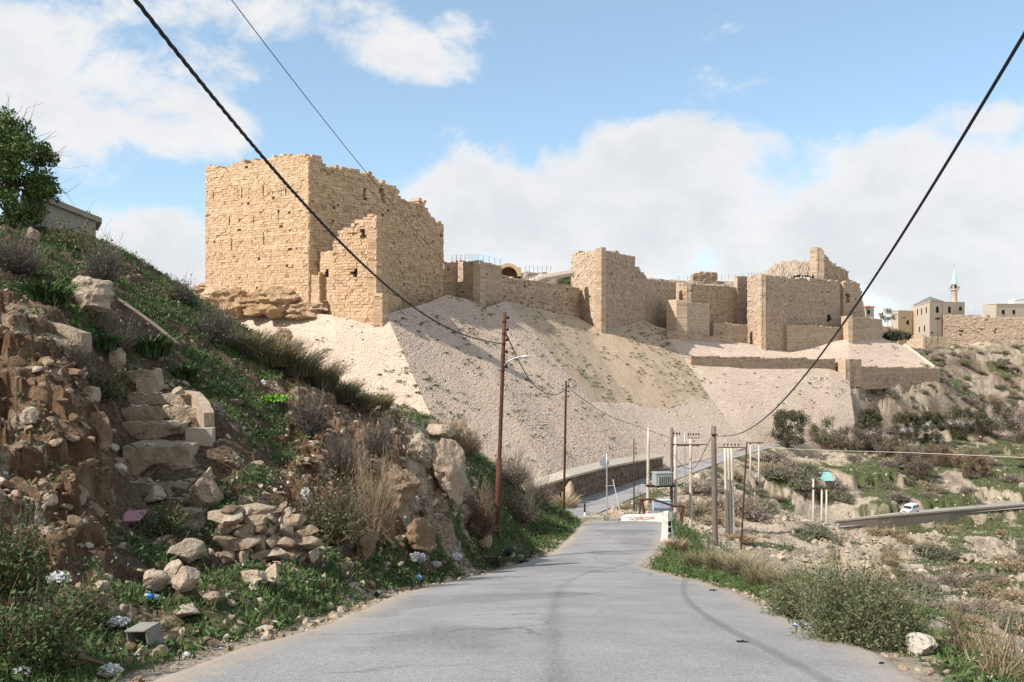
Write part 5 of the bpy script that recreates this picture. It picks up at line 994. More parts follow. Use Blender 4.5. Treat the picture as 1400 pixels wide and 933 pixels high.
def bush_mesh(seed, n=260, R=1., H=1., w=.02, sub=4, nleaf=300, leaf=.08, up=.5, base=.15, bend=.1):
    """stems fan out from the base and fork; leaves sit on the outer half. returns (stems, leaves)"""
    r = np.random.default_rng(seed); th = r.uniform(0, 2 * math.pi, n); ph = np.arccos(r.uniform(0.02, 1, n)) * (1 - up * .5); lump = 1 + .35 * np.sin(th * 2 + seed) * np.sin(ph * 3 + seed)
    dv = np.stack([np.sin(ph) * np.cos(th) * R, np.sin(ph) * np.sin(th) * R, np.cos(ph) * H], 1) * lump[:, None]; p0 = np.stack([np.cos(th) * base * R * r.random(n), np.sin(th) * base * R * r.random(n), np.full(n, -.05 * H)], 1); p1 = p0 + dv * r.uniform(.55, 1., (n, 1))
    st = MB(); tone = r.random(n); ribbons(st, p0, p1, w * 1.3, w * .7, r, tone, bend * .6)
    k = np.repeat(np.arange(n), sub); t = r.uniform(.35, 1., (len(k), 1)); a = p0[k] + (p1[k] - p0[k]) * t; dd = p1[k] - p0[k]; b = a + (dd * .5 + r.normal(size=(len(k), 3)) * np.array((R, R, H)) * .22) * r.uniform(.3, .8, (len(k), 1)); b[:, 2] = np.maximum(b[:, 2], 0.02)
    ribbons(st, a, b, w * .8, w * .4, r, tone[k] * .6 + .4 * r.random(len(k)), bend)
    lv = None
    if nleaf:
        lv = MB(); j = r.integers(0, len(k), nleaf); c = a[j] + (b[j] - a[j]) * r.uniform(.2, 1.05, (nleaf, 1)) + r.normal(size=(nleaf, 3)) * .05 * R; leaves(lv, c, r.uniform(.6, 1.3, nleaf) * leaf, r, r.random(nleaf), .3)
    return st, lv
def grass_clump(seed, n=220, R=.5, H=1., w=.012, droop=.35):
    r = np.random.default_rng(seed); th = r.uniform(0, 2 * math.pi, n); rad = np.sqrt(r.random(n)) * R; p0 = np.stack([np.cos(th) * rad, np.sin(th) * rad, np.full(n, -.04)], 1); L = r.uniform(.5, 1., n) * H; out = r.uniform(.05, .55, n)
    p1 = p0 + np.stack([np.cos(th + r.normal(size=n) * .5) * out * L, np.sin(th + r.normal(size=n) * .5) * out * L, L * (1 - out * .4)], 1); mb = MB(); ribbons(mb, p0, (p0 + p1) / 2 + np.array((0, 0, .05)), w, w * .9, r, r.random(n) * .5, .05)
    m = (p0 + p1) / 2 + np.array((0, 0, .05)); tip = p1 + np.stack([np.cos(th), np.sin(th), -np.ones(n) * droop], 1) * (L * .25)[:, None]; ribbons(mb, m, tip, w * .9, w * .25, r, .3 + r.random(n) * .7, .08); return mb
def shrub_thing(name, label, at, st, lv, ms, ml, sc=1., rz=0, group=None, cat='shrub'):
    o = thing(name, label, cat, at, group); o.scale = (sc, sc, sc) if not hasattr(sc, '__len__') else sc; o.rotation_euler = (0, 0, rz)
    if st: k = st.build('stems', M[ms], o); k.location = (0, 0, 0)
    if lv: k = lv.build('foliage', M[ml], o); k.location = (0, 0, 0)
    return o
def tree_thing(name, label, at, h, R, seed, nleaf, leaf, ml, trunk_r, group=None, squash=.85, lean=(0, 0), clumps=34, twigs=120, cz=.62, cat='tree', twm='drybrown'):
    r = np.random.default_rng(seed); o = thing(name, label, cat, at, group); tb = MB(); top = np.array((lean[0], lean[1], h * .5)); tb.tube(curve([(0, 0, -.4), (lean[0] * .3, lean[1] * .3, h * .2), top], 8), np.linspace(trunk_r, trunk_r * .6, 8), 8)
    cc = np.array((lean[0], lean[1], h * cz)); C_ = []
    for k in range(clumps):
        v = r.normal(size=3); v /= np.linalg.norm(v); p = cc + v * np.array((R, R, h * (1 - cz) * squash)) * r.uniform(.45, .98) ** .6; C_.append(p)
        if k % 3 == 0: tb.tube(curve([top * r.uniform(.55, 1.), (top + p) / 2 + r.normal(size=3) * .08 * R, p], 6), np.linspace(trunk_r * .42, trunk_r * .1, 6), 5)
    C_ = np.array(C_); k = tb.build('trunk', M['bark'], o); k.location = (0, 0, 0)
    if twigs:
        j = r.integers(0, clumps, twigs); tw = MB(); p0 = C_[j] + r.normal(size=(twigs, 3)) * R * .1; ribbons(tw, p0, p0 + (C_[j] - cc) * .35 + r.normal(size=(twigs, 3)) * R * .22, trunk_r * .22, trunk_r * .08, r, r.random(twigs), .1); k = tw.build('twigs', M[twm], o); k.location = (0, 0, 0)
    j = r.integers(0, clumps, nleaf); cr_ = r.uniform(.16, .34, clumps) * R; off = r.normal(size=(nleaf, 3)); off *= (cr_[j] / (np.linalg.norm(off, axis=1) + 1e-9) * r.random(nleaf) ** .45)[:, None]; lb = MB(); tone = r.random(clumps); leaves(lb, C_[j] + off, r.uniform(.6, 1.3, nleaf) * leaf, r, np.clip(tone[j] * .5 + r.random(nleaf) * .5, 0, 1), .2)
    k = lb.build('crown', M[ml], o); k.location = (0, 0, 0); return o

# left hill-top tree by the house
q = np.array(((8 - CX) / F * 38, 38, gz((8 - CX) / F * 38, 38) - .6))
tree_thing('leafy_tree', 'dense green leafy tree beside the concrete house on the hill', q, 5.6, 1.9, 3, 20000, .105, 'leaf', .13, clumps=66, cz=.50, squash=1.0, twigs=300)
# roadside trees beyond the valley
for i, (px, py, w, h, ml, lab) in enumerate([
    (1077, 613, 46, 50, 'darkleaf', 'broad dark olive tree at the foot of the far glacis by the road'),
    (1131, 613, 44, 38, 'olive', 'rounded grey green tree just right of the broad dark olive tree'),
    (1160, 616, 40, 30, 'drygrey', 'leafless greyish low tree between two dark roadside trees'),
    (1187, 604, 30, 44, 'darkleaf', 'narrow upright dark tree beside a slim street lamp'),
    (1206, 622, 44, 34, 'drygrey', 'leafless greyish spreading tree below the narrow dark tree'),
    (1241, 602, 34, 36, 'darkleaf', 'dark tree hiding the road, left of the road gap'),
    (1274, 603, 30, 36, 'darkleaf', 'dark tree right of the second street lamp'),
    (1312, 598, 42, 36, 'darkleaf', 'full dark green tree in the middle of the right hand row'),
    (1356, 597, 46, 44, 'darkleaf', 'tallest dark tree near the farthest street lamp'),
    (1392, 606, 46, 44, 'drygrey', 'grey half bare tree at the right end of the row'),
    (1251, 656, 44, 42, 'drygrey', 'greyish brown bare tree alone on the green slope'),
    (1283, 638, 30, 28, 'drybrown', 'small brown bare tree under the pale cable'),
    (1326, 648, 34, 28, 'drybrown', 'low brown bare tree right of the small one on the green slope')]):
    q = G(px, py, 100); s = q[1] / F; R = w * s * .58; h = h * s * 1.12
    tree_thing('roadside_tree', lab, q, h, R, 50 + i, 8000 if ml == 'darkleaf' else 4500, .21 if ml != 'drybrown' else .17, ml, .15, clumps=44, twigs=700, cz=.5, squash=1.)
q = G(1215, 455, 240); tree_thing('distant_tree', 'bare grey trees clump between castle end and pale house', P(1214, 446, 330), 7, 3.2, 77, 500, .4, 'drygrey', .12, twigs=260)
q = P(1225, 471, 296); tree_thing('evergreen_bush', 'dark spreading evergreen bush beside the end of the far glacis', q, 4.6, 4.6, 78, 1800, .5, 'darkleaf', .2, clumps=40, twigs=0, squash=.8)
q = P(1282, 469, 312); o = thing('dead_palm', 'tall thin trunk with brown withered top before the mosque', 'palm', q); mb = MB(); mb.tube([(0, 0, -.5), (.05, 0, 4), (0, 0, 8.8)], [.16, .12, .1], 6); k = mb.build('trunk', M['bark'], o); k.location = (0, 0, 0)
st, _ = bush_mesh(5, 120, 1.1, 1., .07, 3, 0, up=0); k = st.build('crown', M['rust'], o); k.location = (0, 0, 8.6)

# shrub kinds for the valley and hillsides: templates copied one by one
TPL = {}
def template(kind, seed):
    if (kind, seed) in TPL: return TPL[kind, seed]
    st, lv = bush_mesh(seed, 230, 1., .74, .030, 5, {'grey': 1100, 'tan': 900, 'olive': 1700}[kind], .07 if kind != 'olive' else .085, up=.1)
    mb = MB(); 
    for b in (st, lv):
        nq = 0
        for v, c, q in zip(b.v, b.c, b.q): mb.add(v, q - nq, var=c); nq += len(v)
    me = mb.build('dry_shrub', M[{'grey': 'scrubgrey', 'tan': 'drytan', 'olive': 'scrubolive'}[kind]]); TPL[kind, seed] = me; me.location = (0, 0, 0); return me
def scatter_shrubs(n, name, label, group, boxes, kinds, rmin, rmax, seed, keep=.6):
    r = random.Random(seed); done = []; tries = 0; first = True
    while len(done) < n and tries < n * 40:
        tries += 1; b = r.choice(boxes); px = r.uniform(b[0], b[1]); py = r.uniform(b[2], b[3]); q = None
        done.append((px, py, r.choice(kinds), r.uniform(rmin, rmax) * (1 if r.random() < .85 else 1.35), r.randrange(3), r.uniform(0, 6.28), r.uniform(.8, 1.3)))
    return done
def place_shrubs(specs, name, label, group, dmin, cat='shrub'):
    px = np.array([s[0] for s in specs]); k = 0
    for s in specs:
        q = G(s[0], s[1], dmin)
        if q[1] > 60:
            dl = np.hypot(LOW[:, 0] - q[0], LOW[:, 1] - q[1]).min(); df = np.hypot(FAR[:, 0] - q[0], FAR[:, 1] - q[1]).min()
            if dl < 4.3 + s[3] or df < 4.0 + s[3] or q[1] > 400: continue
        t = template(s[2], s[4]); o = t.copy(); COL.objects.link(o); o.name = name; o.location = q; o.rotation_euler = (0, 0, s[5]); o.scale = (s[3] * s[6], s[3], s[3] * (.85 + .3 * s[5] / 6.28))
        tag(o, label[s[2]] if isinstance(label, dict) else label, cat, group); k += 1
    return k
place_shrubs(scatter_shrubs(74, '', '', '', [(1000, 1400, 700, 740), (1180, 1400, 722, 800), (1240, 1400, 780, 880), (1180, 1400, 730, 860)], ['grey', 'tan', 'tan', 'olive'], .7, 1.5, 1), 'valley_shrub', {'grey': 'rounded dry grey shrub on the pale scree below the lower road', 'tan': 'straw coloured dry shrub on the pale scree below the lower road', 'olive': 'dull green shrub on the pale scree below the lower road'}, 'shrubs on the scree below the lower road', 45)
place_shrubs(scatter_shrubs(84, '', '', '', [(1030, 1400, 620, 700), (1040, 1120, 640, 720), (950, 1080, 640, 720), (1180, 1400, 610, 690)], ['grey', 'grey', 'tan', 'olive'], 1.1, 2.5, 2), 'slope_shrub', {'grey': 'grey dry shrub on the slope between upper and lower roads', 'tan': 'straw coloured shrub on the slope between upper and lower roads', 'olive': 'dull green shrub on the slope between upper and lower roads'}, 'shrubs on the slope between the two roads', 80)
place_shrubs(scatter_shrubs(125, '', '', '', [(1180, 1400, 475, 570), (1230, 1400, 472, 580)], ['grey', 'olive', 'olive', 'tan'], .8, 2.0, 3), 'hillside_shrub', {'grey': 'grey shrub on the stony hillside below the mosque', 'tan': 'straw coloured shrub on the stony hillside below the mosque', 'olive': 'dull green shrub on the stony hillside below the mosque'}, 'shrubs on the hillside below the mosque', 200)
place_shrubs(scatter_shrubs(22, '', '', '', [(830, 990, 690, 745), (840, 905, 672, 700), (925, 1040, 640, 700)], ['tan', 'tan', 'grey', 'olive'], .6, 1.2, 4), 'verge_shrub', {'grey': 'grey shrub around the electricity poles beyond the road end', 'tan': 'straw coloured shrub around the electricity poles beyond the road end', 'olive': 'dull green shrub around the electricity poles beyond the road end'}, 'shrubs around the electricity poles', 60)
for o in TPL.values(): bpy.data.objects.remove(o)

# near bushes, each built for its place: kind, photo column, photo row of the base, width px, height px
def near_bush(i, name, label, px, py, w, h, stem, leafm, n=300, nleaf=600, leaf=.05, sw=.010, up=.3, sub=4, dmin=5.):
    q = G(px, py, dmin); s = q[1] / F; R = w * s / 2; H = h * s; st, lv = bush_mesh(900 + i, n, R, H, sw, sub, nleaf, leaf, up); shrub_thing(name, label, q, st, lv, stem, leafm)
NB = [('dry_shrub', 'grey dry bush near the left edge below the leafy tree', 22, 374, 80, 56, 'drygrey', 'drygrey', 420, 300, .05, .012),
 ('dry_shrub', 'grey brown bush on the skyline in front of the concrete house corner', 140, 388, 56, 62, 'drygrey', 'olive', 380, 300, .06, .012),
 ('green_shrub', 'loose green bush growing against the concrete house wall', 98, 345, 76, 46, 'drybrown', 'leaf', 240, 900, .07, .012),
 ('dry_shrub', 'greyish bush on the skyline left of the ruined tower', 250, 414, 42, 34, 'drygrey', 'olive', 300, 300, .07, .014),
 ('dry_shrub', 'bushy grey green shrub overhanging a red bank below the tower', 296, 470, 62, 56, 'drygrey', 'olive', 420, 600, .06, .012),
 ('dry_shrub', 'grey leafless bush on the green bank above the bright green patch', 424, 592, 64, 56, 'drygrey', 'drygrey', 460, 250, .05, .012),
 ('dry_shrub', 'grey bush on the cliff top beside the grassy shelf', 516, 622, 60, 48, 'drygrey', 'drygrey', 420, 250, .05, .012),
 ('dry_shrub', 'pale spiky dead bush on the red bank', 470, 648, 78, 62, 'drygrey', 'drytan', 380, 120, .04, .011),
 ('green_shrub', 'large green leafed bush at the foot of the red bank', 452, 742, 110, 92, 'drybrown', 'bushgreen', 460, 2600, .05, .009),
 ('dry_shrub', 'tall straw coloured bush of fine stems beside the green leafed one', 512, 742, 84, 112, 'drytan', 'drytan', 700, 200, .035, .009),
 ('dry_shrub', 'straw bush above the second lamp post', 640, 622, 52, 40, 'drytan', 'olive', 420, 250, .06, .014),
 ('dry_shrub', 'grey bush on the grassy nose left of the second lamp post', 700, 664, 62, 46, 'drygrey', 'drytan', 420, 250, .06, .014),
 ('dry_shrub', 'pale grey bush hanging over the verge near the second lamp post', 735, 690, 62, 44, 'drygrey', 'drytan', 420, 250, .06, .014),
 ('dry_shrub', 'dark tangled bush behind the foot of the tall rusty pole', 655, 735, 62, 66, 'drybrown', 'drybrown', 460, 200, .05, .013),
 ('dry_shrub', 'grey tangled bush right of the tall rusty pole', 712, 712, 56, 44, 'drygrey', 'drygrey', 420, 250, .05, .013),
 ('dry_shrub', 'grey twiggy bush under the big layered boulder', 165, 478, 56, 52, 'drygrey', 'drygrey', 300, 150, .04, .009),
 ('dry_shrub', 'small grey tangle on the earth bank left of the steps', 105, 512, 40, 44, 'drygrey', 'drygrey', 260, 100, .04, .008),
 ('green_shrub', 'dark low bush on the earth bank beside the top of the steps', 140, 548, 66, 46, 'drybrown', 'weed', 200, 900, .05, .008),
 ('green_shrub', 'dark leafy bush at the lower left edge under the earth bank', 18, 812, 110, 110, 'drybrown', 'weed', 260, 2600, .035, .006),
 ('green_shrub', 'dark leafy plant mass in the lower left corner', 40, 905, 170, 100, 'drybrown', 'weed', 260, 3200, .03, .005),
 ('green_shrub', 'low leafy plant above the discarded box', 110, 862, 90, 62, 'drybrown', 'weed', 200, 1800, .03, .005),
 ('green_shrub', 'low dark bush beside the faded pink board', 215, 730, 80, 40, 'drybrown', 'weed', 200, 1400, .04, .007),
 ('roadside_bush', 'big leafy bush with pale dead stems on the right verge', 1165, 880, 180, 114, 'drymix', 'bushgreen', 520, 8500, .025, .006),
 ('roadside_bush', 'leafy left flank of the right verge bushes, near the blue bottle', 1095, 846, 110, 70, 'drymix', 'bushgreen', 380, 4600, .026, .007),
 ('roadside_bush', 'dry stemmed bush between the big leafy bush and the white boulder', 1222, 886, 90, 84, 'drymix', 'bushgreen', 380, 2600, .024, .006),
 ('dry_shrub', 'bare pale twig bush in the lower right corner', 1368, 930, 110, 105, 'drytan', 'drytan', 75, 60, .02, .009),
 ('dry_shrub', 'thin upright dead sapling behind the white boulder', 1312, 900, 60, 100, 'drybrown', 'olive', 40, 60, .03, .008)]
for i, b in enumerate(NB): near_bush(i, *b)
for i, (px, py, w, h) in enumerate([(344, 486, 62, 50), (372, 500, 66, 56), (404, 512, 66, 54), (434, 530, 62, 50), (462, 548, 52, 42), (512, 560, 48, 32), (486, 556, 40, 30)]):
    q = G(px, py, 20); q[1] = q[1]; s = q[1] / F; labs = ['leftmost olive broom clump of the row along the bank crest', 'second olive broom clump along the bank crest', 'third and bushiest olive broom clump along the bank crest', 'fourth olive broom clump, where the crest drops', 'fifth olive broom clump, lower on the crest', 'small rounded broom clump standing alone at the crest end', 'small low broom clump just left of the lone rounded one']
    o = thing('broom_clump', labs[i], 'shrub', q, 'broom clumps along the crest of the bank'); k = grass_clump(400 + i, 900, w * s * .42, h * s * .95, .02).build('stems', M['drymix'], o); k.location = (0, 0, 0)
    st, lv = bush_mesh(430 + i, 160, w * s * .5, h * s * .9, .012, 4, 450, .05, .4); k = lv.build('foliage', M['scrubolive'], o); k.location = (0, 0, 0)
for i, (px, py, w, h) in enumerate([(958, 776, 40, 30), (990, 782, 46, 40), (1020, 790, 50, 44), (1045, 802, 46, 40), (1070, 806, 44, 40), (1300, 890, 40, 26), (640, 600, 60, 30), (610, 592, 50, 26), (690, 620, 60, 36), (750, 672, 50, 30), (770, 694, 40, 24), (660, 612, 40, 26), (925, 752, 30, 22)]):
    q = G(px, py); s = q[1] / F; labs = ['wispy straw grass tuft nearest the stout wooden pole', 'wispy straw grass tuft right of the stout wooden pole', 'pale dry grass tuft beneath the slanting rusty pole', 'pale dry grass tuft left of the leafy verge bushes', 'tall dry grass tuft touching the leafy verge bushes', 'dry grass tuft behind the white boulder', 'straw tuft on the cliff top against the stone slope', 'straw tuft at the left end of the cliff top', 'straw tuft on the grassy nose behind the tall rusty pole', 'straw tuft on the grassy nose near the wall end', 'small straw tuft by the second lamp post foot', 'small straw tuft on the crest behind the cliff', 'small straw tuft beside the concrete end block']
    o = thing('dry_grass_tuft', labs[i], 'grass tuft', q, 'dry grass tufts'); k = grass_clump(500 + i, 420, w * s * .45, h * s, .008 * max(1, q[1] / 16)).build('stems', M['drymix' if i < 6 else 'drytan'], o); k.location = (0, 0, 0)
for i, (px, py, w, h, lab) in enumerate([(62, 412, 76, 44, 'dark clump of strap leaves below the grey bush, left of the boulder'), (205, 486, 62, 42, 'dark clump of strap leaves right of the squarish boulder'), (140, 478, 50, 30, 'dark strap leaf clump below the layered boulder'), (250, 520, 44, 34, 'strap leaf clump on the green slope above the steps')]):
    q = G(px, py); s = q[1] / F; o = thing('strap_leaf_plant', lab, 'plant', q, 'strap leaved plants'); k = grass_clump(600 + i, 260, w * s * .35, h * s, .05, .5).build('leaves', M['weed'], o); k.location = (0, 0, 0)
q = G(374, 552, 20); o = thing('green_plant', 'bright lime green leafy patch on the shaded bank', 'plant', q); mb = MB(); r_ = np.random.default_rng(3); leaves(mb, r_.normal(size=(500, 3)) * (.26, .26, .05) + (0, 0, .12), .09, r_, r_.random(500), 1.); k = mb.build('leaves', M['lime'], o); k.location = (0, 0, 0)

# ------------------------------------------------------------------ grass and weeds over the near banks (one object each)
def ground_pick(n, wt, seed):
    r = np.random.default_rng(seed); p = wt / wt.sum(); return r.choice(len(p), n, p=p), r
nearv = (GV['y'] < 62) & (GV['y'] > 5) & (GV['px'] > -260) & (GV['px'] < 1500)
wt = np.where(nearv, GV['grass'] ** 1.5, 0) * (.25 + smooth(6, 20, GV['y'])) 
k, r = ground_pick(15000, wt, 1); c = np.stack([GV['x'][k], GV['y'][k], GV['z'][k]], 1) + r.normal(size=(len(k), 3)) * (.05, .05, 0); d = c[:, 1]; sc = (.7 + .02 * d)
mb = MB(); nb = 9; cc_ = np.repeat(c, nb, 0); s = np.repeat(sc, nb); p0 = cc_ + r.normal(size=cc_.shape) * (np.array((.06, .06, 0)) * s[:, None]); hgt = r.uniform(.06, .17, len(s)) * s; p1 = p0 + np.stack([r.normal(size=len(s)) * .06 * s, r.normal(size=len(s)) * .06 * s, hgt], 1); p0[:, 2] -= .03
w = .010 * s; sd = r.normal(size=(len(s), 3)) * (1, 1, .1); sd /= np.linalg.norm(sd, axis=1, keepdims=True); v = np.stack([p0 - sd * w[:, None], p0 + sd * w[:, None], p1], 1).reshape(-1, 3); mb.add(v, None, np.arange(len(v)).reshape(-1, 3), np.repeat(np.clip(np.repeat(r.random(len(k)), nb) * .6 + .4 * r.random(len(s)), 0, 1), 3))
tag(mb.build('grass', M['grass']), 'short green grass covering the banks and road verges', None, None, 'stuff')
k, r = ground_pick(11000, wt * np.where(GV['left'], 1, .8), 2); c = np.stack([GV['x'][k], GV['y'][k], GV['z'][k]], 1); mb = MB(); nb = 7; cc_ = np.repeat(c, nb, 0); s = np.repeat(.7 + .022 * c[:, 1], nb); cc_ = cc_ + r.normal(size=cc_.shape) * (np.array((.09, .09, .02)) * s[:, None]) + np.array((0, 0, .05)) * s[:, None] * r.random(len(s))[:, None] * 2
leaves(mb, cc_, .055 * s * r.uniform(.6, 1.3, len(s)), r, np.clip(np.repeat(r.random(len(k)), nb) * .5 + .5 * r.random(len(s)), 0, 1), 1.); tag(mb.build('weeds', M['weed']), 'broad leaved green weeds among the grass', None, None, 'stuff')
# dry stalks on the banks
k, r = ground_pick(2600, np.where(nearv & (GV['off'] > .5), .25 + GV['pale'], 0) * (.2 + smooth(6, 20, GV['y'])), 5); c = np.repeat(np.stack([GV['x'][k], GV['y'][k], GV['z'][k]], 1), 4, 0); mb = MB(); s = .6 + .02 * c[:, 1]; p1 = c + r.normal(size=c.shape) * (np.array((.12, .12, .02)) * s[:, None]) + np.stack([0 * s, 0 * s, r.uniform(.06, .26, len(s)) * s], 1); ribbons(mb, c - (0, 0, .03), p1, .006 * s, .003 * s, r, r.random(len(s)), .1); tag(mb.build('dry_grass', M['drytan']), 'thin dry stalks scattered over the banks', None, None, 'stuff')
# weeds rooted in the joints of the slopes
def slope_weeds(T, Bm, n, seed, v0, v1, u0=0., u1=1., size=.2, dz=.12, rows=22):
    r = np.random.default_rng(seed); m = n * 4; u = r.uniform(u0, u1, m); v = v0 + (v1 - v0) * (r.integers(0, rows, m) + r.normal(size=m) * .12) / rows; p = loft_pts(T, Bm, u, np.clip(v, 0, 1)); keep = fbm(p[:, 0] * .13, p[:, 1] * .13, 3, seed) > .50; p = p[keep][:n]; kk = len(p); nb = 26; big = np.where(r.random(kk) < .12, 2.0, 1.) * r.uniform(.5, 1.3, kk)
    c = np.repeat(p, nb, 0) + r.normal(size=(kk * nb, 3)) * np.array((.34, .34, .10)) * np.repeat(big, nb)[:, None] + (0, 0, dz); mb = MB(); leaves(mb, c, size * r.uniform(.5, 1.3, len(c)), r, np.clip(np.repeat(r.random(kk), nb) * .6 + .4 * r.random(len(c)), 0, 1), .5); return mb
for args, lab in (((T2, B2, 190, 11, .02, .95, 0., 1.), 'scattered weeds growing from the joints of the shaded stone slope'), ((T3, B3, 330, 12, .03, .66, 0., 1., .17, .06, 26), 'small weeds in rows across the sandy slope'), ((T1, B1, 16, 13, .1, .5, .6, 1.), 'few weeds dotted on the sunlit stone slope'), ((T5, B5, 40, 14, .15, .9, 0., 1., .2), 'weed patches on the pale lower stone slope')):
    tag(slope_weeds(*args).build('weeds', M['olive' if 'sunlit' in lab else 'weed']), lab, None, None, 'stuff')
# far grass: rough low cover on the green slopes
farv = (GV['y'] > 62) & (GV['y'] < 340) & (GV['px'] > 760) & (GV['px'] < 1440) & (GV['far'] > 4) & (GV['low'] > 3.2)
k, r = ground_pick(10000, np.where(farv, GV['grass'] + .02, 0), 7); c = np.stack([GV['x'][k], GV['y'][k], GV['z'][k]], 1); nb = 5; s = np.repeat(.07 + c[:, 1] * .0008, nb); c = np.repeat(c, nb, 0) + r.normal(size=(len(s), 3)) * (.7, .7, .05) + (0, 0, .06); mb = MB(); leaves(mb, c, s * r.uniform(.6, 1.6, len(s)), r, np.clip(np.repeat(r.random(len(k)), nb) * .6 + .4 * r.random(len(s)), 0, 1), 1.); tag(mb.build('ground_cover', M['olive']), 'low grey green herbs spread over the valley slopes', None, None, 'stuff')
# ------------------------------------------------------------------ rocks
import bmesh
def ico(sub):
    bm = bmesh.new(); bmesh.ops.create_icosphere(bm, subdivisions=sub, radius=1.0); v = np.array([x.co[:] for x in bm.verts]); f = np.array([[x.index for x in p.verts] for p in bm.faces]); bm.free(); return v, f
I4 = ico(4); I2 = ico(2); I1 = ico(1)
def rock_shape(base_, seed, flat=.75, cuts=9, amp=.16, layers=0., deep=(.45, .85)):
    v, f = base_; r = np.random.default_rng(seed); v = v.copy()
    for k in range(cuts):                        # planes knock corners off: facets
        n = r.normal(size=3); n /= np.linalg.norm(n); h = r.uniform(*deep); d = v @ n - h; v = v - np.maximum(d, 0)[:, None] * n * .92
    if amp:
        o = Vector((seed * 3.1, 0, 0)); n1 = np.array([mnoise.noise(Vector(x) * 1.6 + o) for x in v]); n2 = np.array([mnoise.noise(Vector(x) * 5.5 + o) for x in v]); n3 = np.array([mnoise.noise(Vector(x) * 14 + o) for x in v])
        v = v * (1 + amp * n1 + amp * .42 * n2 + amp * .2 * n3)[:, None]
        if layers: v[:, :2] *= (1 + layers * np.sin(v[:, 2] * 13 + n1 * 3))[:, None]
    v[:, 2] *= flat; v /= np.abs(v).max(0) / np.array((1, 1, flat)); return v, f
def rock(label, px, py, w, h, seed, m='rock', name='boulder', dp=.9, dmin=5., layers=0., sink=.18, cat='boulder', d=None, group=None, rz=None, cuts=9, amp=.16, sub=None):
    q = G(px, py, dmin) if d is None else P(px, py, d); s = q[1] / F; W, H = w * s, h * s; v, f = rock_shape(sub or I4, seed, 1., cuts, amp, layers); v = v * np.array((W / 2, W / 2 * dp, H * (.5 + sink / 2))); a = (seed * .7 if rz is None else rz) * .25; c, sn = math.cos(a), math.sin(a); v[:, :2] = v[:, :2] @ np.array([[c, sn], [-sn, c]])
    v[:, 2] += H * (.5 - sink / 2); mb = MB(); n = np.random.default_rng(seed).random(); mb.add(v, None, f, np.clip(.35 + .35 * n + .3 * (v[:, 2] / (H + 1e-6) - .5), .05, .98) * 0 + .35 + .4 * n)
    o = mb.build(name, M[m], None, None, False); o.location = q; return tag(o, label, cat, group)
rock('big layered tan boulder jutting from the upper left bank', 124, 432, 64, 54, 1, 'rock', dp=.8, layers=.06)
rock('squarish pale brown boulder above the top of the steps', 161, 506, 30, 34, 2)
rock('white rock on the skyline near the concrete house', 47, 331, 20, 20, 3)
rock('round grey boulder at the top of the roadside heap', 236, 797, 36, 38, 4, dp=.8)
rock('brown boulder at the left of the roadside heap', 210, 812, 36, 32, 5)
rock('angular boulder at the right of the roadside heap', 254, 808, 40, 32, 6)
rock('broad flat boulder behind the roadside heap', 256, 771, 62, 34, 7, dp=.7)
rock('small whitish rock just right of the roadside heap', 287, 827, 30, 18, 8)
rock('flat tan slab lying on grass below the roadside heap', 256, 845, 44, 16, 9)
rock('pale stone in the litter left of the roadside heap', 140, 810, 26, 15, 10)
rock('little white stone at the grass edge near the road', 322, 866, 18, 13, 11)
rock('pale roundish boulder on the right verge grass', 1256, 895, 44, 30, 12, 'paleboulder', sink=.1)
rock('tan rock beside the white rubbish at the cliff foot', 525, 775, 24, 13, 13)
rock('flat pale block on the lower steps rubble', 345, 800, 48, 24, 14, dp=.6)
rock('angular block at the foot of the dry stone wall', 372, 800, 34, 30, 15)
rock('pale rough rock on the bank left of the steps', 126, 548, 26, 20, 16)
rock('whitish broken rock on the earth bank, lower left', 40, 582, 26, 26, 17)
rock('brown boulder on the earth bank beside the steps', 140, 610, 28, 40, 18, 'darkrock')
rock('square brown boulder under the dark bush by the steps', 138, 590, 34, 30, 19, 'darkrock')
rock('weathered pale crag at the right end of the cliff top', 614, 690, 56, 86, 20, dp=.8, layers=.05, amp=.3, cuts=5)
rock('smaller pale crag leaning left of the cliff end crag', 578, 640, 40, 48, 21, dp=.8, layers=.05, amp=.25)
rock('pale ledge rock on the cliff top skyline', 600, 600, 46, 22, 22)
rock('broken ledge at the middle of the cliff', 545, 690, 66, 56, 23, 'darkrock', dp=.7, layers=.08, amp=.25)
rock('brown bulge of rock at the cliff foot', 500, 768, 46, 58, 24, 'darkrock', dp=.7, layers=.06, amp=.25)
rock('brown block low on the cliff right of the bulge', 575, 758, 54, 50, 25, 'darkrock', dp=.7, layers=.07, amp=.25)
for i, (px, py, w, h, lab) in enumerate([(636, 712, 26, 22, 'pale rock at the top of the stony spur'), (650, 730, 28, 20, 'pale rock halfway down the stony spur'), (664, 746, 28, 18, 'pale rock low on the stony spur by the tall rusty pole'), (700, 764, 12, 9, 'small pale rock on the verge right of the rusty pole'), (712, 766, 11, 8, 'second small pale rock on the verge right of the rusty pole'), (776, 690, 20, 34, 'orange rock face at the wall end by the second lamp post')]): rock(lab, px, py, w, h, 30 + i, name='rock', cat='rock', dmin=24)
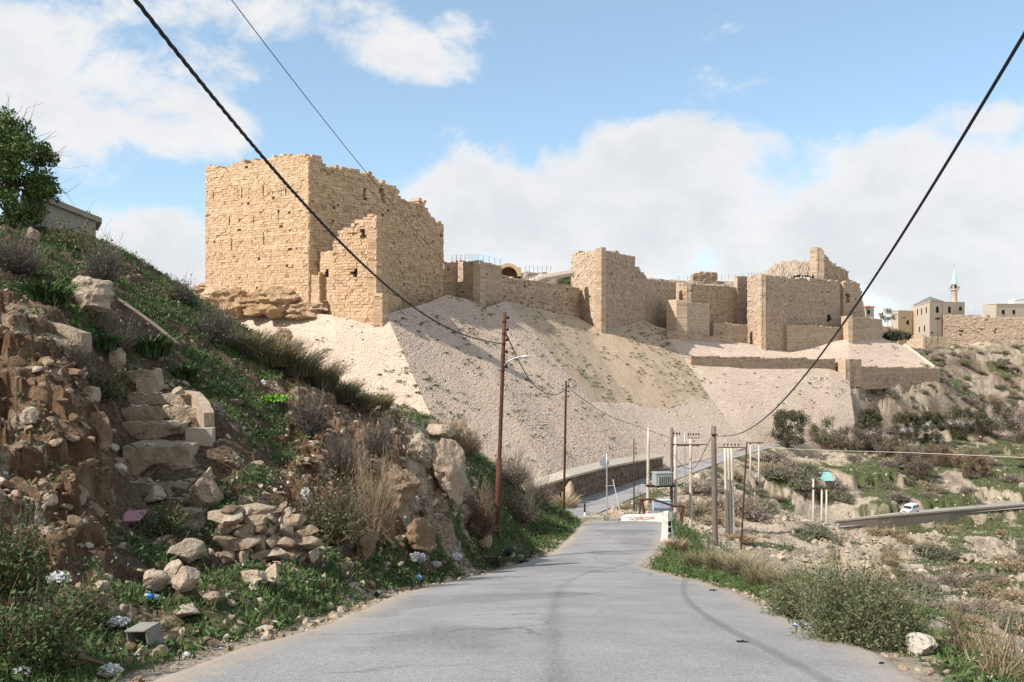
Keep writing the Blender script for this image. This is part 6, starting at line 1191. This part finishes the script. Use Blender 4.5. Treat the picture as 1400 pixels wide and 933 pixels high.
# orange outcrops the castle stands on
OUT = [('wide overhanging orange outcrop under the left corner of the tower', 330, 432, 70, 46), ('cavernous orange outcrop under the tower front wall', 388, 432, 82, 44), ('dark orange outcrop tucked against the buttress plinth', 438, 432, 44, 30), ('lone orange rock poking from the sunlit stone slope', 388, 470, 26, 24), ('pale rock mass left of the tower foot', 290, 410, 56, 28), ('low rock ledge between the two big overhanging outcrops', 360, 428, 84, 32), ('broad low ledge under the leftmost tower corner', 302, 426, 64, 34), ('low broken ledge left of the buttress plinth', 416, 438, 60, 26)]
M['orangerock'] = mat('orange_weathered_rock', [(.17,.085,.04), (.35,.22,.12), (.52,.38,.25), (.60,.48,.35)], .95, .35, .5, 1., 1.2)
for i, (lab, px, py, w, h) in enumerate(OUT): rock(lab, px, py, w, h, 60 + i, 'orangerock', 'rock_outcrop', .9, d=(145, 140.8, 139.2, 131.5, 155, 143, 149, 138.8)[i], cat='outcrop', layers=.07, amp=.3, cuts=6)
# rubble: uncountable loose stones on banks and scree
def rubble(n, wt, smin, smax, seed, m, name, label, base_=I1, grow=0.):
    k, r = ground_pick(n, wt, seed); kinds = [rock_shape(base_, 200 + j, .8, 7, 0, 0., (.22, .62))[0] for j in range(10)]; f = base_[1]; mb = MB(); s = smin * (smax / smin) ** (r.random(n) ** 2.2) * (1 + grow * GV['y'][k])
    V = np.empty((n, len(kinds[0]), 3))
    for j in range(10):
        sel = np.nonzero(r.integers(0, 10, n) == j)[0] if False else np.arange(j, n, 10); a = r.uniform(0, 6.28, len(sel)); c, sn = np.cos(a), np.sin(a); v = kinds[j][None] * (s[sel][:, None, None] * r.uniform(.6, 1.3, (len(sel), 1, 3))); tl = r.uniform(-.9, .9, len(sel)); ct, stt = np.cos(tl)[:, None], np.sin(tl)[:, None]; v = np.stack([v[..., 0], v[..., 1] * ct - v[..., 2] * stt, v[..., 1] * stt + v[..., 2] * ct], -1); x = v[..., 0] * c[:, None] - v[..., 1] * sn[:, None]; y = v[..., 0] * sn[:, None] + v[..., 1] * c[:, None]
        V[sel] = np.stack([x + GV['x'][k][sel][:, None] + r.normal(size=(len(sel), 1)) * .05, y + GV['y'][k][sel][:, None], v[..., 2] + GV['z'][k][sel][:, None] + s[sel][:, None] * .12], -1)
    nv = V.shape[1]; mb.add(V.reshape(-1, 3), None, (np.arange(n)[:, None, None] * nv + f[None]).reshape(-1, 3), np.repeat(np.clip(r.normal(.5, .22, n), .03, .97), nv)); return tag(mb.build(name, M[m]), label, None, None, 'stuff')
bk = nearv & GV['left'] & (GV['off'] > .15)
rubble(2600, np.where(bk & (GV['off'] < 4.5) & (GV['y'] > 8) & (GV['y'] < 40), 1., 0) * (.2 + smooth(6, 18, GV['y'])), .015, .11, 9, 'rock', 'rubble', 'pale stones and broken rock along the foot of the left bank', I2)
rubble(4200, np.where(bk, (1 - GV['steps']) * (1.25 - GV['grass']) * (.3 + GV['pale'] + .5 * GV['cliff']), 0) * (.15 + smooth(6, 22, GV['y'])), .014, .13, 1, 'rock', 'rubble', 'loose pale stones strewn over the left bank', I2, .012)
rubble(3000, np.where(bk, (1 - GV['steps']) * (GV['cliff'] + .1), 0), .02, .17, 2, 'darkrock', 'rubble', 'brown broken rock sticking out of the cut bank', I2)
rubble(3000, np.where(nearv & ~GV['left'] & (GV['off'] > .5), .3 + GV['pale'], 0) * (.1 + smooth(6, 22, GV['y'])), .015, .10, 3, 'rock', 'rubble', 'loose pale stones on the right bank', grow=.012)
rubble(7000, np.where(farv & (GV['y'] > 70) & (GV['y'] < 320), (1.1 - GV['grass']) * .8 + .5 * GV['slope'], 0), .10, .55, 4, 'rock', 'rubble', 'pale stones strewn over the valley slopes and hillside')
rubble(3400, np.where((np.abs(GV['off'] - .15) < .55) & (GV['y'] < 45) & (GV['y'] > 5.5), 1., 0) * (.2 + smooth(6, 18, GV['y'])), .010, .05, 6, 'rock', 'gravel', 'fine pale gravel along the ragged road edges', grow=.02)
# ------------------------------------------------------------------ concrete steps up the left bank
st = thing('stone_steps', 'broken concrete steps climbing the left bank, littered with rubble', 'steps', P(255, 690, 18)); O = np.array(st.location)
STEPS = [(165, 212, 508, 530, 22.3), (186, 214, 516, 528, 22.0), (174, 260, 540, 560, 21.6), (166, 271, 558, 580, 21.1), (158, 252, 580, 600, 20.6), (164, 252, 611, 634, 19.2), (176, 256, 661, 686, 18.4), (216, 295, 682, 708, 18.0), (242, 279, 698, 722, 17.5)]
for i, (x0, x1, y0, y1, d) in enumerate(STEPS):
    a = P(x0, y0, d); b_ = P(x1, y0, d); c = (a + b_) / 2; h = (y1 - y0) / F * d + .35; dp = 1.8 if i == 5 else .75 if i in (3, 4, 2, 6) else .45
    mb = MB(); obox(mb, (c[0], c[1] + dp / 2, c[2] - h), (-.06, .1, -.05, .05)[i % 4], b_[0] - a[0], dp, h, n=(34, 12, 8), amp=.036, sd=i * 7, var=(.45, .6, .55)[i % 3], fr=4.2); mb.build('step', M['stepcon'], st, O)
def seg_wall(mb, pts, h, t, var=.6):
    for i in range(len(pts) - 1):
        a, b_ = np.array(pts[i]), np.array(pts[i+1]); e = (b_ - a)[:2]; L = np.hypot(*e); e = e / L; n = np.array((e[1], -e[0], 0)) * t / 2; z = np.array((0, 0, 1)); lo = [a + n - z * h, b_ + n - z * h, b_ - n - z * h, a - n - z * h]; hi = [a + n, b_ + n, b_ - n, a - n]; rough_box(mb, lo, hi, (6, 3, 5), .02, var, 11, 3)
mb = MB(); seg_wall(mb, [P(254, 534, 22.0), P(266, 536, 21.6), P(278, 548, 21.1), P(286, 564, 20.6)], .75, .24); mb.build('parapet', M['stepcon'], st, O)
mb = MB(); a = P(274, 607, 20.3); obox(mb, a - (0, 0, .1), .12, .62, .3, .48, n=(8, 4, 6), amp=.015, sd=44, var=.5); mb.build('end_block', M['concrete'], st, O)
mb = MB(); obox(mb, P(258, 630, 20.2) - (0, 0, .25), .0, .5, .3, .5, n=(8, 4, 6), amp=.03, sd=45, var=.4); mb.build('end_block', M['stepcon'], st, O)
r = random.Random(3); mb = MB()                          # broken bits lying on the treads
for i in range(170):
    x0, x1, y0, y1, d = STEPS[r.choice((0, 2, 2, 3, 3, 4, 4, 5, 6, 7))]; c = P(r.uniform(x0 + 4, x1), y0, d); s_ = r.choice((.018, .025, .035, .05, .07)); v, f = rock_shape(I1, i, .6, 4, 0); mb.add(v * s_ * np.array((1.3, 1, 1)) + c + (0, r.uniform(.1, .42), s_ * .4), None, f, r.uniform(.3, .95))
tag(mb.build('rubble', M['rock']), 'broken stone bits lying on the concrete steps', None, None, 'stuff')
rock('pale lump of rubble heaped beside the lower steps', 283, 690, 52, 52, 71, 'rock', amp=.28, cuts=5, dmin=14)
rock('blocky stone standing on the middle of the steps', 213, 684, 34, 20, 72, 'rock', dmin=14)
rock('white stone resting at the top tread by the parapet', 245, 540, 20, 12, 73, 'rock', d=21.4); rock('grey stone left on a tread near the end block', 238, 585, 20, 9, 74, 'rock', d=20.5)
# dry stone wall and slab
q0 = G(365, 770, 12); ico3 = ico(3); wl = thing('dry_stone_wall', 'tumbled dry stone wall with concrete cap beside the verge', 'stone wall', q0); mb = MB(); r = random.Random(8); dW = float(q0[1]) - .45
for row, (y, hh_) in enumerate(((768, 24), (750, 22), (733, 22), (717, 20), (704, 14))):
    px = 292 + row * 3
    while px < 428 - row * 9:
        w = r.uniform(10, 36); d = dW + row * .16 + (px - 300) * .010; v, f = rock_shape(ico3, r.randrange(9999), 1., 10, .10, 0., (.28, .7)); s = d / F; v = v * np.array((w * s * .62, .26, hh_ * s * r.uniform(.38, .62))); cpt = P(px + w / 2, y - hh_ * .3 + r.uniform(-2, 2), d); mb.add(v + cpt, None, f, r.uniform(.05, .65)); px += w * .9
mb.build('stones', M['rock'], wl, q0)
mb = MB(); seg_wall(mb, [P(294, 703, dW + .75), P(328, 697, dW + 1.1), P(364, 690, dW + 1.6)], .14, .6, .5); mb.build('cap', M['stepcon'], wl, q0)
mb = MB(); seg_wall(mb, [P(296, 772, 15.2), P(330, 774, 15.4), P(356, 777, 15.6)], .35, .55, .45); tag(mb.build('kerb_slab', M['stepcon'], None, P(330, 774, 15.4)), 'low broken concrete slab below the dry stone wall', 'slab')
mb = MB(); seg_wall(mb, [P(-60, 410, 19.6), P(0, 424, 19.4), P(40, 434, 19.2), P(80, 443, 19.0), P(118, 455, 18.8)], .42, .3, .45); tag(mb.build('low_wall', M['stepcon'], None, P(60, 440, 19)), 'low broken concrete wall along the upper left bank', 'wall')
mb = MB(); seg_wall(mb, [P(46, 452, 18.2), P(80, 462, 18.0), P(106, 472, 17.9)], .3, .35, .35); tag(mb.build('low_wall', M['stepcon'], None, P(80, 462, 18)), 'shorter second course of concrete just below the low broken wall', 'wall')
mb = MB(); mb.tube(curve([P(160, 408, 25.5), P(195, 432, 25), P(225, 455, 24.6), P(247, 474, 24.2)], 10), [.05] * 10, 6); tag(mb.build('fallen_pole', M['woodpole'], None, P(200, 435, 25)), 'grey fallen pole lying diagonally down the green slope', 'pole')
# ------------------------------------------------------------------ litter
def crumple(label, px, py, w, h, seed, m='bag', name='plastic_bag', cat='plastic bag', dmin=5., d=None):
    q = G(px, py, dmin) if d is None else P(px, py, d); s = q[1] / F; v, f = I4; r = np.random.default_rng(seed); o = Vector((seed * 2.3, 1, 0)); k = np.array([abs(mnoise.noise(Vector(x) * 2.2 + o)) + .28 * abs(mnoise.noise(Vector(x) * 4.5 + o)) for x in v]); v = v * (.65 + .6 * k)[:, None]; v = v / np.abs(v).max(0) * np.array((w * s / 2, w * s * .4, h * s / 2)); v[:, 2] += h * s * .42; mb = MB(); mb.add(v, None, f, np.clip(k, 0, 1)); ob = mb.build(name, M[m]); ob.location = q; return tag(ob, label, cat)
for i, (px, py, w, h, m, lab) in enumerate([(571, 770, 26, 17, 'bag', 'large white plastic bag in the rubbish at the cliff foot'), (552, 783, 18, 9, 'bag', 'flattened white bag left of the large one at the cliff foot'), (594, 776, 20, 10, 'bag', 'small white bag right of the large one at the cliff foot'), (622, 764, 22, 10, 'bag', 'greyish white sheet of plastic near the black crate'), (418, 690, 18, 26, 'bag', 'torn white sack caught under the large green bush'), (452, 726, 16, 12, 'bagblue', 'pale blue crumpled bag above the dry stone wall'), (572, 794, 12, 9, 'bagblue', 'bright blue wrapper by the road edge under the cliff'), (482, 819, 13, 7, 'bagblue', 'blue wrapper on the road edge gravel'), (515, 818, 10, 10, 'black', 'black crumpled bag on the road edge gravel'), (80, 800, 40, 22, 'bag', 'whitish blue plastic bag among plants at lower left'), (100, 728, 10, 10, 'bag', 'tiny white bag on the earth below the bank'), (28, 926, 30, 16, 'bag', 'white plastic scrap in the lower left corner'), (150, 925, 34, 20, 'bag', 'crumpled grey white sheet beside the stick at lower left'), (160, 858, 36, 16, 'bag', 'white plastic tray lying above the discarded box'), (330, 490, 10, 20, 'black', 'black plastic bag hanging at the bank crest'), (360, 528, 10, 10, 'bag', 'white bag tip above the bright green patch'), (425, 602, 12, 24, 'black', 'black bag in the grey bush on the bank'), (346, 902, 16, 8, 'bag', 'crushed paper carton on the road near the verge'), (648, 710, 6, 8, 'bag', 'white scrap on the grass left of the rusty pole'), (690, 760, 26, 12, 'black', 'dark bundle of rags at the foot of the rusty pole'), (716, 770, 18, 6, 'black', 'dark rag on the road edge past the crate'), (1052, 812, 9, 8, 'bag', 'white plastic scrap in dry grass on the right verge'), (1150, 826, 9, 14, 'bag', 'white bag caught in the big leafy bush')]): crumple(lab, px, py, w, h, 10 + i, m)
k, r = ground_pick(70, np.where(nearv & GV['left'] & (GV['off'] > .05) & (GV['off'] < 3.2) & (GV['y'] > 8) & (GV['y'] < 36), 1., 0), 31); mb = MB(); v, f = I2
for j in k: 
    s_ = r.uniform(.02, .06); kx = v * (.5 + .7 * np.abs(fbm(v[:, 0] * 2 + j, v[:, 1] * 2 + v[:, 2], 2, 3)))[:, None] * np.array((1, r.uniform(.5, 1), r.uniform(.3, .7))) * s_; mb.add(kx + (GV['x'][j], GV['y'][j], GV['z'][j] + s_ * .4), None, f, r.random())
tag(mb.build('litter', M['bag']), 'small scraps of pale litter along the left verge', None, None, 'stuff')
def bottle(label, px, py, L, rz, tilt=0., mats=('pet', 'bluelabel', 'redcap')):
    q = G(px, py); o = thing('plastic_bottle', label, 'bottle', q); o.rotation_euler = (0, tilt, rz); R = L * .15
    def lat(prof_, name, m):
        mb = MB(); n = 14; v = [(x * L - L / 2, rr * R * math.cos(t), R + rr * R * math.sin(t)) for x, rr in prof_ for t in np.linspace(0, 2 * math.pi, n, endpoint=False)]; mb.add(v, [(i*n+j, i*n+(j+1) % n, (i+1)*n+(j+1) % n, (i+1)*n+j) for i in range(len(prof_) - 1) for j in range(n)], var=.6); k = mb.build(name, M[m], o, None, True); k.location = (0, 0, 0)
    lat([(0, 0), (.01, .8), (.05, 1), (.3, .96), (.32, 1), (.62, 1), (.72, .92), (.84, .5), (.9, .34), (.95, .34)], 'body', mats[0]); lat([(.12, 1.03), (.12, 1.04), (.42, 1.04), (.42, 1.03)], 'label', mats[1]); lat([(.93, .0), (.93, .42), (1., .42), (1., 0)], 'cap', mats[2])
bottle('clear plastic bottle with blue label and red cap on the right road edge', 1102, 860, .31, -.35)
bottle('clear bottle with blue label lying on the roadside heap', 210, 822, .26, .7, .3, ('pet', 'bluelabel', 'white'))
# black crate
q = G(669, 776); q[2] += .02; o = thing('plastic_crate', 'black slatted plastic crate on the left road edge', 'crate', q); o.rotation_euler = (0, 0, .12)
for (x0, x1, y0, y1) in ((-.32, .32, -.2, -.185), (-.32, .32, .185, .2), (-.32, -.305, -.185, .185), (.305, .32, -.185, .185)):
    mb = MB()
    for z0, z1 in ((0, .05), (.11, .14), (.21, .26)): mb.box((x0, y0, z0), (x1, y1, z1))
    n = 9 if x1 - x0 > .1 else 6
    for j in range(n):
        t = (j + .5) / n
        if x1 - x0 > .1: mb.box((x0 + (x1 - x0) * t - .014, y0 + .002, .045), (x0 + (x1 - x0) * t + .014, y1 - .002, .215))
        else: mb.box((x0 + .002, y0 + (y1 - y0) * t - .014, .045), (x1 - .002, y0 + (y1 - y0) * t + .014, .215))
    k = mb.build('side', M['black'], o); k.location = (0, 0, 0)
mb = MB(); mb.box((-.30, -.18, .005), (.30, .18, .02)); k = mb.build('base', M['black'], o); k.location = (0, 0, 0)
# old bucket, pink board, discarded box, stick
q = P(149, 646, 17.6); o = thing('old_bucket', 'battered black bucket tipped on its side left of the steps', 'bucket', q); mb = MB(); n = 22; pr = [(0, 0), (0, .30), (.05, .33), (.5, .40), (.52, .42), (.52, .40), (.06, .30)]; v = [(-rr_2 * math.sin(t) * .55, -x * .8, rr_2 * math.cos(t) * .6) for x, rr_2 in pr for t in np.linspace(0, 2 * math.pi, n, endpoint=False)]; mb.add(v, [(i*n+j, i*n+(j+1) % n, (i+1)*n+(j+1) % n, (i+1)*n+j) for i in range(len(pr) - 1) for j in range(n)]); k = mb.build('body', M['black'], o, None, True); k.location = (0, .3, .12)
mb = MB(); mb.tube([(-.23 * math.cos(t), -.5, .12 + .28 * math.sin(t)) for t in np.linspace(0, math.pi, 12)], .008, 5); k = mb.build('handle', M['rust'], o); k.location = (0, .3, 0)
q = G(183, 716); q[2] += .10; q[1] -= .1; o = MB(); rough_box(o, [q + (-.22, -.14, .0), q + (.20, -.14, .02), q + (.24, .14, .16), q + (-.16, .14, .13)], [q + (-.22, -.15, .03), q + (.20, -.15, .05), q + (.24, .13, .19), q + (-.16, .13, .16)], (6, 4, 1), .004, .5, 3); tag(o.build('board', M['pink'], None, q), 'faded pink board lying on the weeds left of the lower steps', 'board')
q = G(200, 884); o = thing('discarded_box', 'broken grey open box dumped in plants at lower left', 'box', q); o.rotation_euler = (.1, -.12, -.35); W_, D_, H_ = .26, .2, .2; M['cardgrey'] = mat('wet_grey_card', [(.10,.09,.08), (.2,.185,.165), (.3,.28,.25)], .9, 8, .35, .3, 30)
for (p0, p1) in (((-W_/2, -D_/2, 0), (W_/2, D_/2, .012)), ((-W_/2, D_/2 - .012, .014), (W_/2, D_/2, H_)), ((-W_/2, -D_/2, .014), (-W_/2 + .012, D_/2 - .014, H_)), ((W_/2 - .012, -D_/2, .014), (W_/2, D_/2 - .014, H_)), ((-W_/2, -D_/2 - .02, H_ + .002), (W_/2, D_/2, H_ + .014))):
    mb = MB(); mb.box(p0, p1, .6); k = mb.build('panel', M['cardgrey'], o); k.location = (0, 0, 0)
a = G(70, 905); b_ = G(160, 921); mb = MB(); mb.tube(curve([a + (0, 0, .05), (a + b_) / 2 + (0, .02, .07), b_ + (0, 0, .04)], 8), [.014, .016, .018, .018, .016, .015, .012, .01], 6); tag(mb.build('fallen_branch', M['drybrown'], None, a), 'long grey stick lying in the lower left grass', 'branch')
a = G(385, 806); b_ = G(462, 800); mb = MB(); obox(mb, (a + b_) / 2 - (0, 0, .01), .05, .5, .2, .03, n=(6, 4, 1), amp=.01, sd=4, var=.4); tag(mb.build('board', M['rust'], None, (a + b_) / 2), 'rusty brown sheet lying on the verge grass', 'board')
for i, (px, py, w, lab) in enumerate([(1015, 882, 16, 'dark flat scrap lying alone on the asphalt'), (975, 809, 9, 'small dark scrap on the asphalt near the right verge'), (1205, 912, 6, 'tiny dark scrap on the asphalt close to the right verge')]):
    y = [float(t) for t in (0,)]; d = np.interp(py, (CY + F * road_h(_HD) / _HD)[::-1], _HD[::-1]); x = (px - CX) / F * d; q = np.array((x, d, -road_h(d) + .035)); v, f = I2; s = w * d / F / 2; mb = MB(); mb.add(v * np.array((s, s * .6, .012)) * (1 + .4 * np.sin(v[:, :1] * 7 + i)), None, f, .4); ob = mb.build('scrap', M['black']); ob.location = q; tag(ob, lab, 'scrap')
